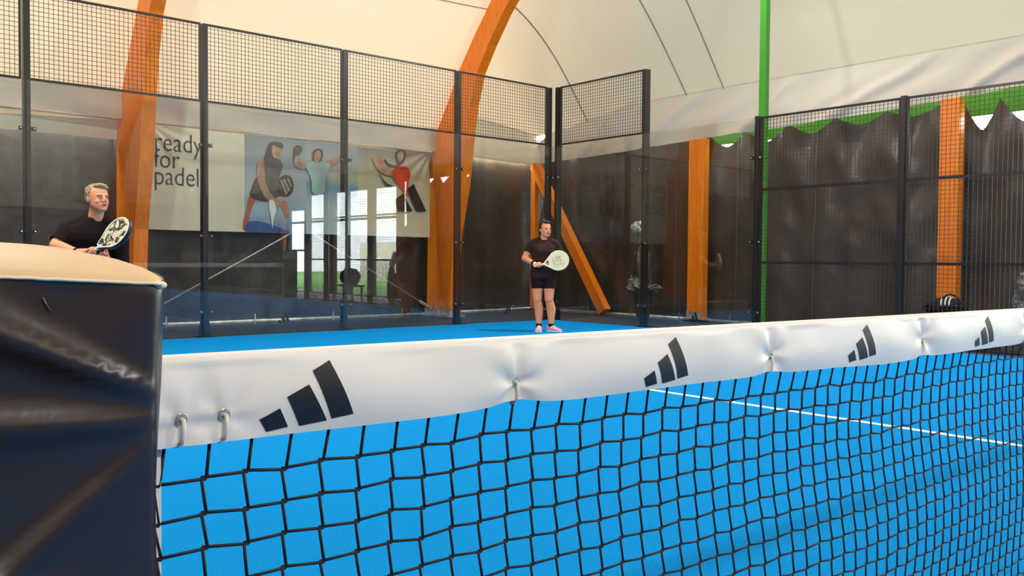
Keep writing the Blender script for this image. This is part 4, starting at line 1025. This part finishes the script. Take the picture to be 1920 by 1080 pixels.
obj('hair', remesh(bm, .005, 1, .007, 55), 'ghair', P_, True)
bm = bmesh.new()
loft(bm, [(0, .20, .755, .182, .135), (0, .20, .80, .188, .140), (0, .18, .88, .188, .140), (0, .14, .97, .190, .138), (0, .09, 1.06, .198, .142), (0, .05, 1.14, .208, .146), (0, .03, 1.20, .206, .130), (0, .02, 1.255, .178, .104), (0, .01, 1.29, .112, .086), (0, .0, 1.325, .075, .070)], 36, tw)
for s in 'RL':
    e = J['s'+s].lerp(J['e'+s], .80 if s == 'R' else .98); cap(bm, J['s'+s], .070, e, .073, round_ends=False); ell(bm, J['s'+s], (.073, .073, .068))
for s in (-1, 1): cap(bm, (.01+s*.052, .01, 1.308), .056, (.015+s*.16, .02, 1.252), .066)
obj('t_shirt', remesh(bm, .007, 3, .014, 8), 'shirt', P_, True)
bm = bmesh.new(); tube(bm, [tw @ V((.078*math.cos(k*PI/12), .0+.072*math.sin(k*PI/12), 1.325-.014*(math.sin(k*PI/12) < 0)*abs(math.sin(k*PI/12)))) for k in range(24)], .006, 6, closed=True); obj('collar', bm, 'shorts', P_, True)
bm = bmesh.new(); loft(bm, [(0, .20, .72, .16, .12), (0, .20, .78, .185, .138), (0, .19, .85, .182, .135)], 32, tw)
for s in 'RL': cap(bm, J['h'+s], .102, J['h'+s].lerp(J['k'+s], .75), .088, round_ends=False)
obj('shorts', remesh(bm, .008, 2, .006, 9), 'shorts', P_, True)
d = (J['wR']-J['eR']).normalized(); bm = bmesh.new(); cap(bm, J['wR']-d*.02, .035, J['wR']+d*.004, .034, round_ends=False); obj('wristband', bm, 'shorts', P_, True)
shoe(P_, (-.24, .09, 0), math.radians(-15), 'dshoe'); shoe(P_, (.24, .09, 0), math.radians(20), 'dshoe')
nv = V((0, -1, 0)); nv = (nv-ra*nv.dot(ra)).normalized(); nv.rotate(Matrix.Rotation(math.radians(50), 3, ra))
if nv.x > 0: nv = V((0, -1, 0)); nv = (nv-ra*nv.dot(ra)).normalized(); nv.rotate(Matrix.Rotation(math.radians(-50), 3, ra))
Mr = Pm @ axes(rg, ra, nv)
racket('padel_racket', 'black and white patterned padel racket held by the grey-haired man', Mr, 'rface', 'white', wdt=0.122, hgt=0.146, dark=True)

# ------------------------------------------------------------------ things beyond the side fence
def lump(name, mat, c, r, seed, par=None, wob=.25, sub=4, sc_=2.5):
    bm = bmesh.new(); bmesh.ops.create_icosphere(bm, subdivisions=sub, radius=1)
    for v in bm.verts:
        n = noise.noise(v.co*sc_+V((seed, 0, 0)))+0.5*noise.noise(v.co*sc_*2.3+V((0, seed, 0))); v.co *= 1+wob*n
        v.co = V((v.co.x*r[0]+c[0], v.co.y*r[1]+c[1], v.co.z*r[2]+c[2]))
    return obj(name, bm, mat, par, True)
def bench(loc, label):
    t = thing('bench', label, 'bench', loc)
    bxo('seat', 'steel', (-0.18, 0.18, -0.55, 0.55, 0.36, 0.40), t, .006)
    for y in (-0.45, 0.45):
        for x in (-0.14, 0.14): bxo('leg', 'steel', (x-0.02, x+0.02, y-0.02, y+0.02, 0, 0.36), t)
    return t
bench((6.2, 3.85, -0.051), 'low black bench behind the fence in front of the second orange post')
t = thing('sports_bag', 'black sports bag with white stripes lying by the second orange post', 'bag', (6.2, 3.96, 0.349))
lump('bag_body', 'shorts', (0, 0, 0.10), (.16, .27, .12), 3, t, .12, 4)
for k in range(3):
    bm = bmesh.new(); tube(bm, [V((-.16*math.cos(a)*1.03, -.12+k*.05+.03*math.sin(a), .10+.135*math.sin(a))) for a in [0.15+i*.2 for i in range(10)]], .011, 6); obj('stripe', bm, 'white', t, True)
bm = bmesh.new(); tube(bm, [V((-.1, -.20+.30*i/10-.05, .15+.12*math.sin(PI*i/10))) for i in range(11)], .012, 6); obj('handle', bm, 'shorts', t, True)
t = thing('plastic_bundle', 'crumpled dark plastic bundle behind the fence at the right picture edge', 'bundle', (6.25, 3.06, -0.051))
lump('wrap', 'foil', (0, 0, .46), (.10, .12, .46), 9, t, .35, 5, 1.8)
t = thing('wrapped_bundle', 'tall dark wrapped bundle with striped top and crumpled film behind the side glass', 'bundle', (6.55, 9.30, -0.051))
lump('wrapped_body', 'curtain', (0, 0, .76), (.15, .20, .80), 21, t, .25, 5, 1.6)
o = lump('striped_cover', 'stripe', (0, .10, 1.64), (.15, .16, .13), 5, t, .12, 4)
o = lump('crumpled_film', 'foil', (-.05, .05, .64), (.16, .22, .17), 12, t, .5, 5, 2.0)
o = lump('crumpled_film', 'foil', (-.10, -.28, .60), (.12, .22, .06), 15, t, .5, 5, 2.0)
bench((6.3, 0.9, -0.051), 'low black bench beside the entrance outside the frame')
t = thing('sports_bag', 'black sports bag on the bench beside the entrance outside the frame', 'bag', (6.3, 1.0, 0.349)); lump('bag_body', 'shorts', (0, 0, 0.2), (.2, .4, .24), 6, t, .12, 4)
t = thing('storage_cabinet', 'tall dark cabinet beside the entrance outside the frame', 'cabinet', (6.9, -3.9, -0.051)); bxo('body', 'steel', (-.25, .25, -.3, .3, 0, 1.3), t, .01); bxo('door', 'steel', (-.27, -.252, -.28, .28, .04, 1.26), t, .004)
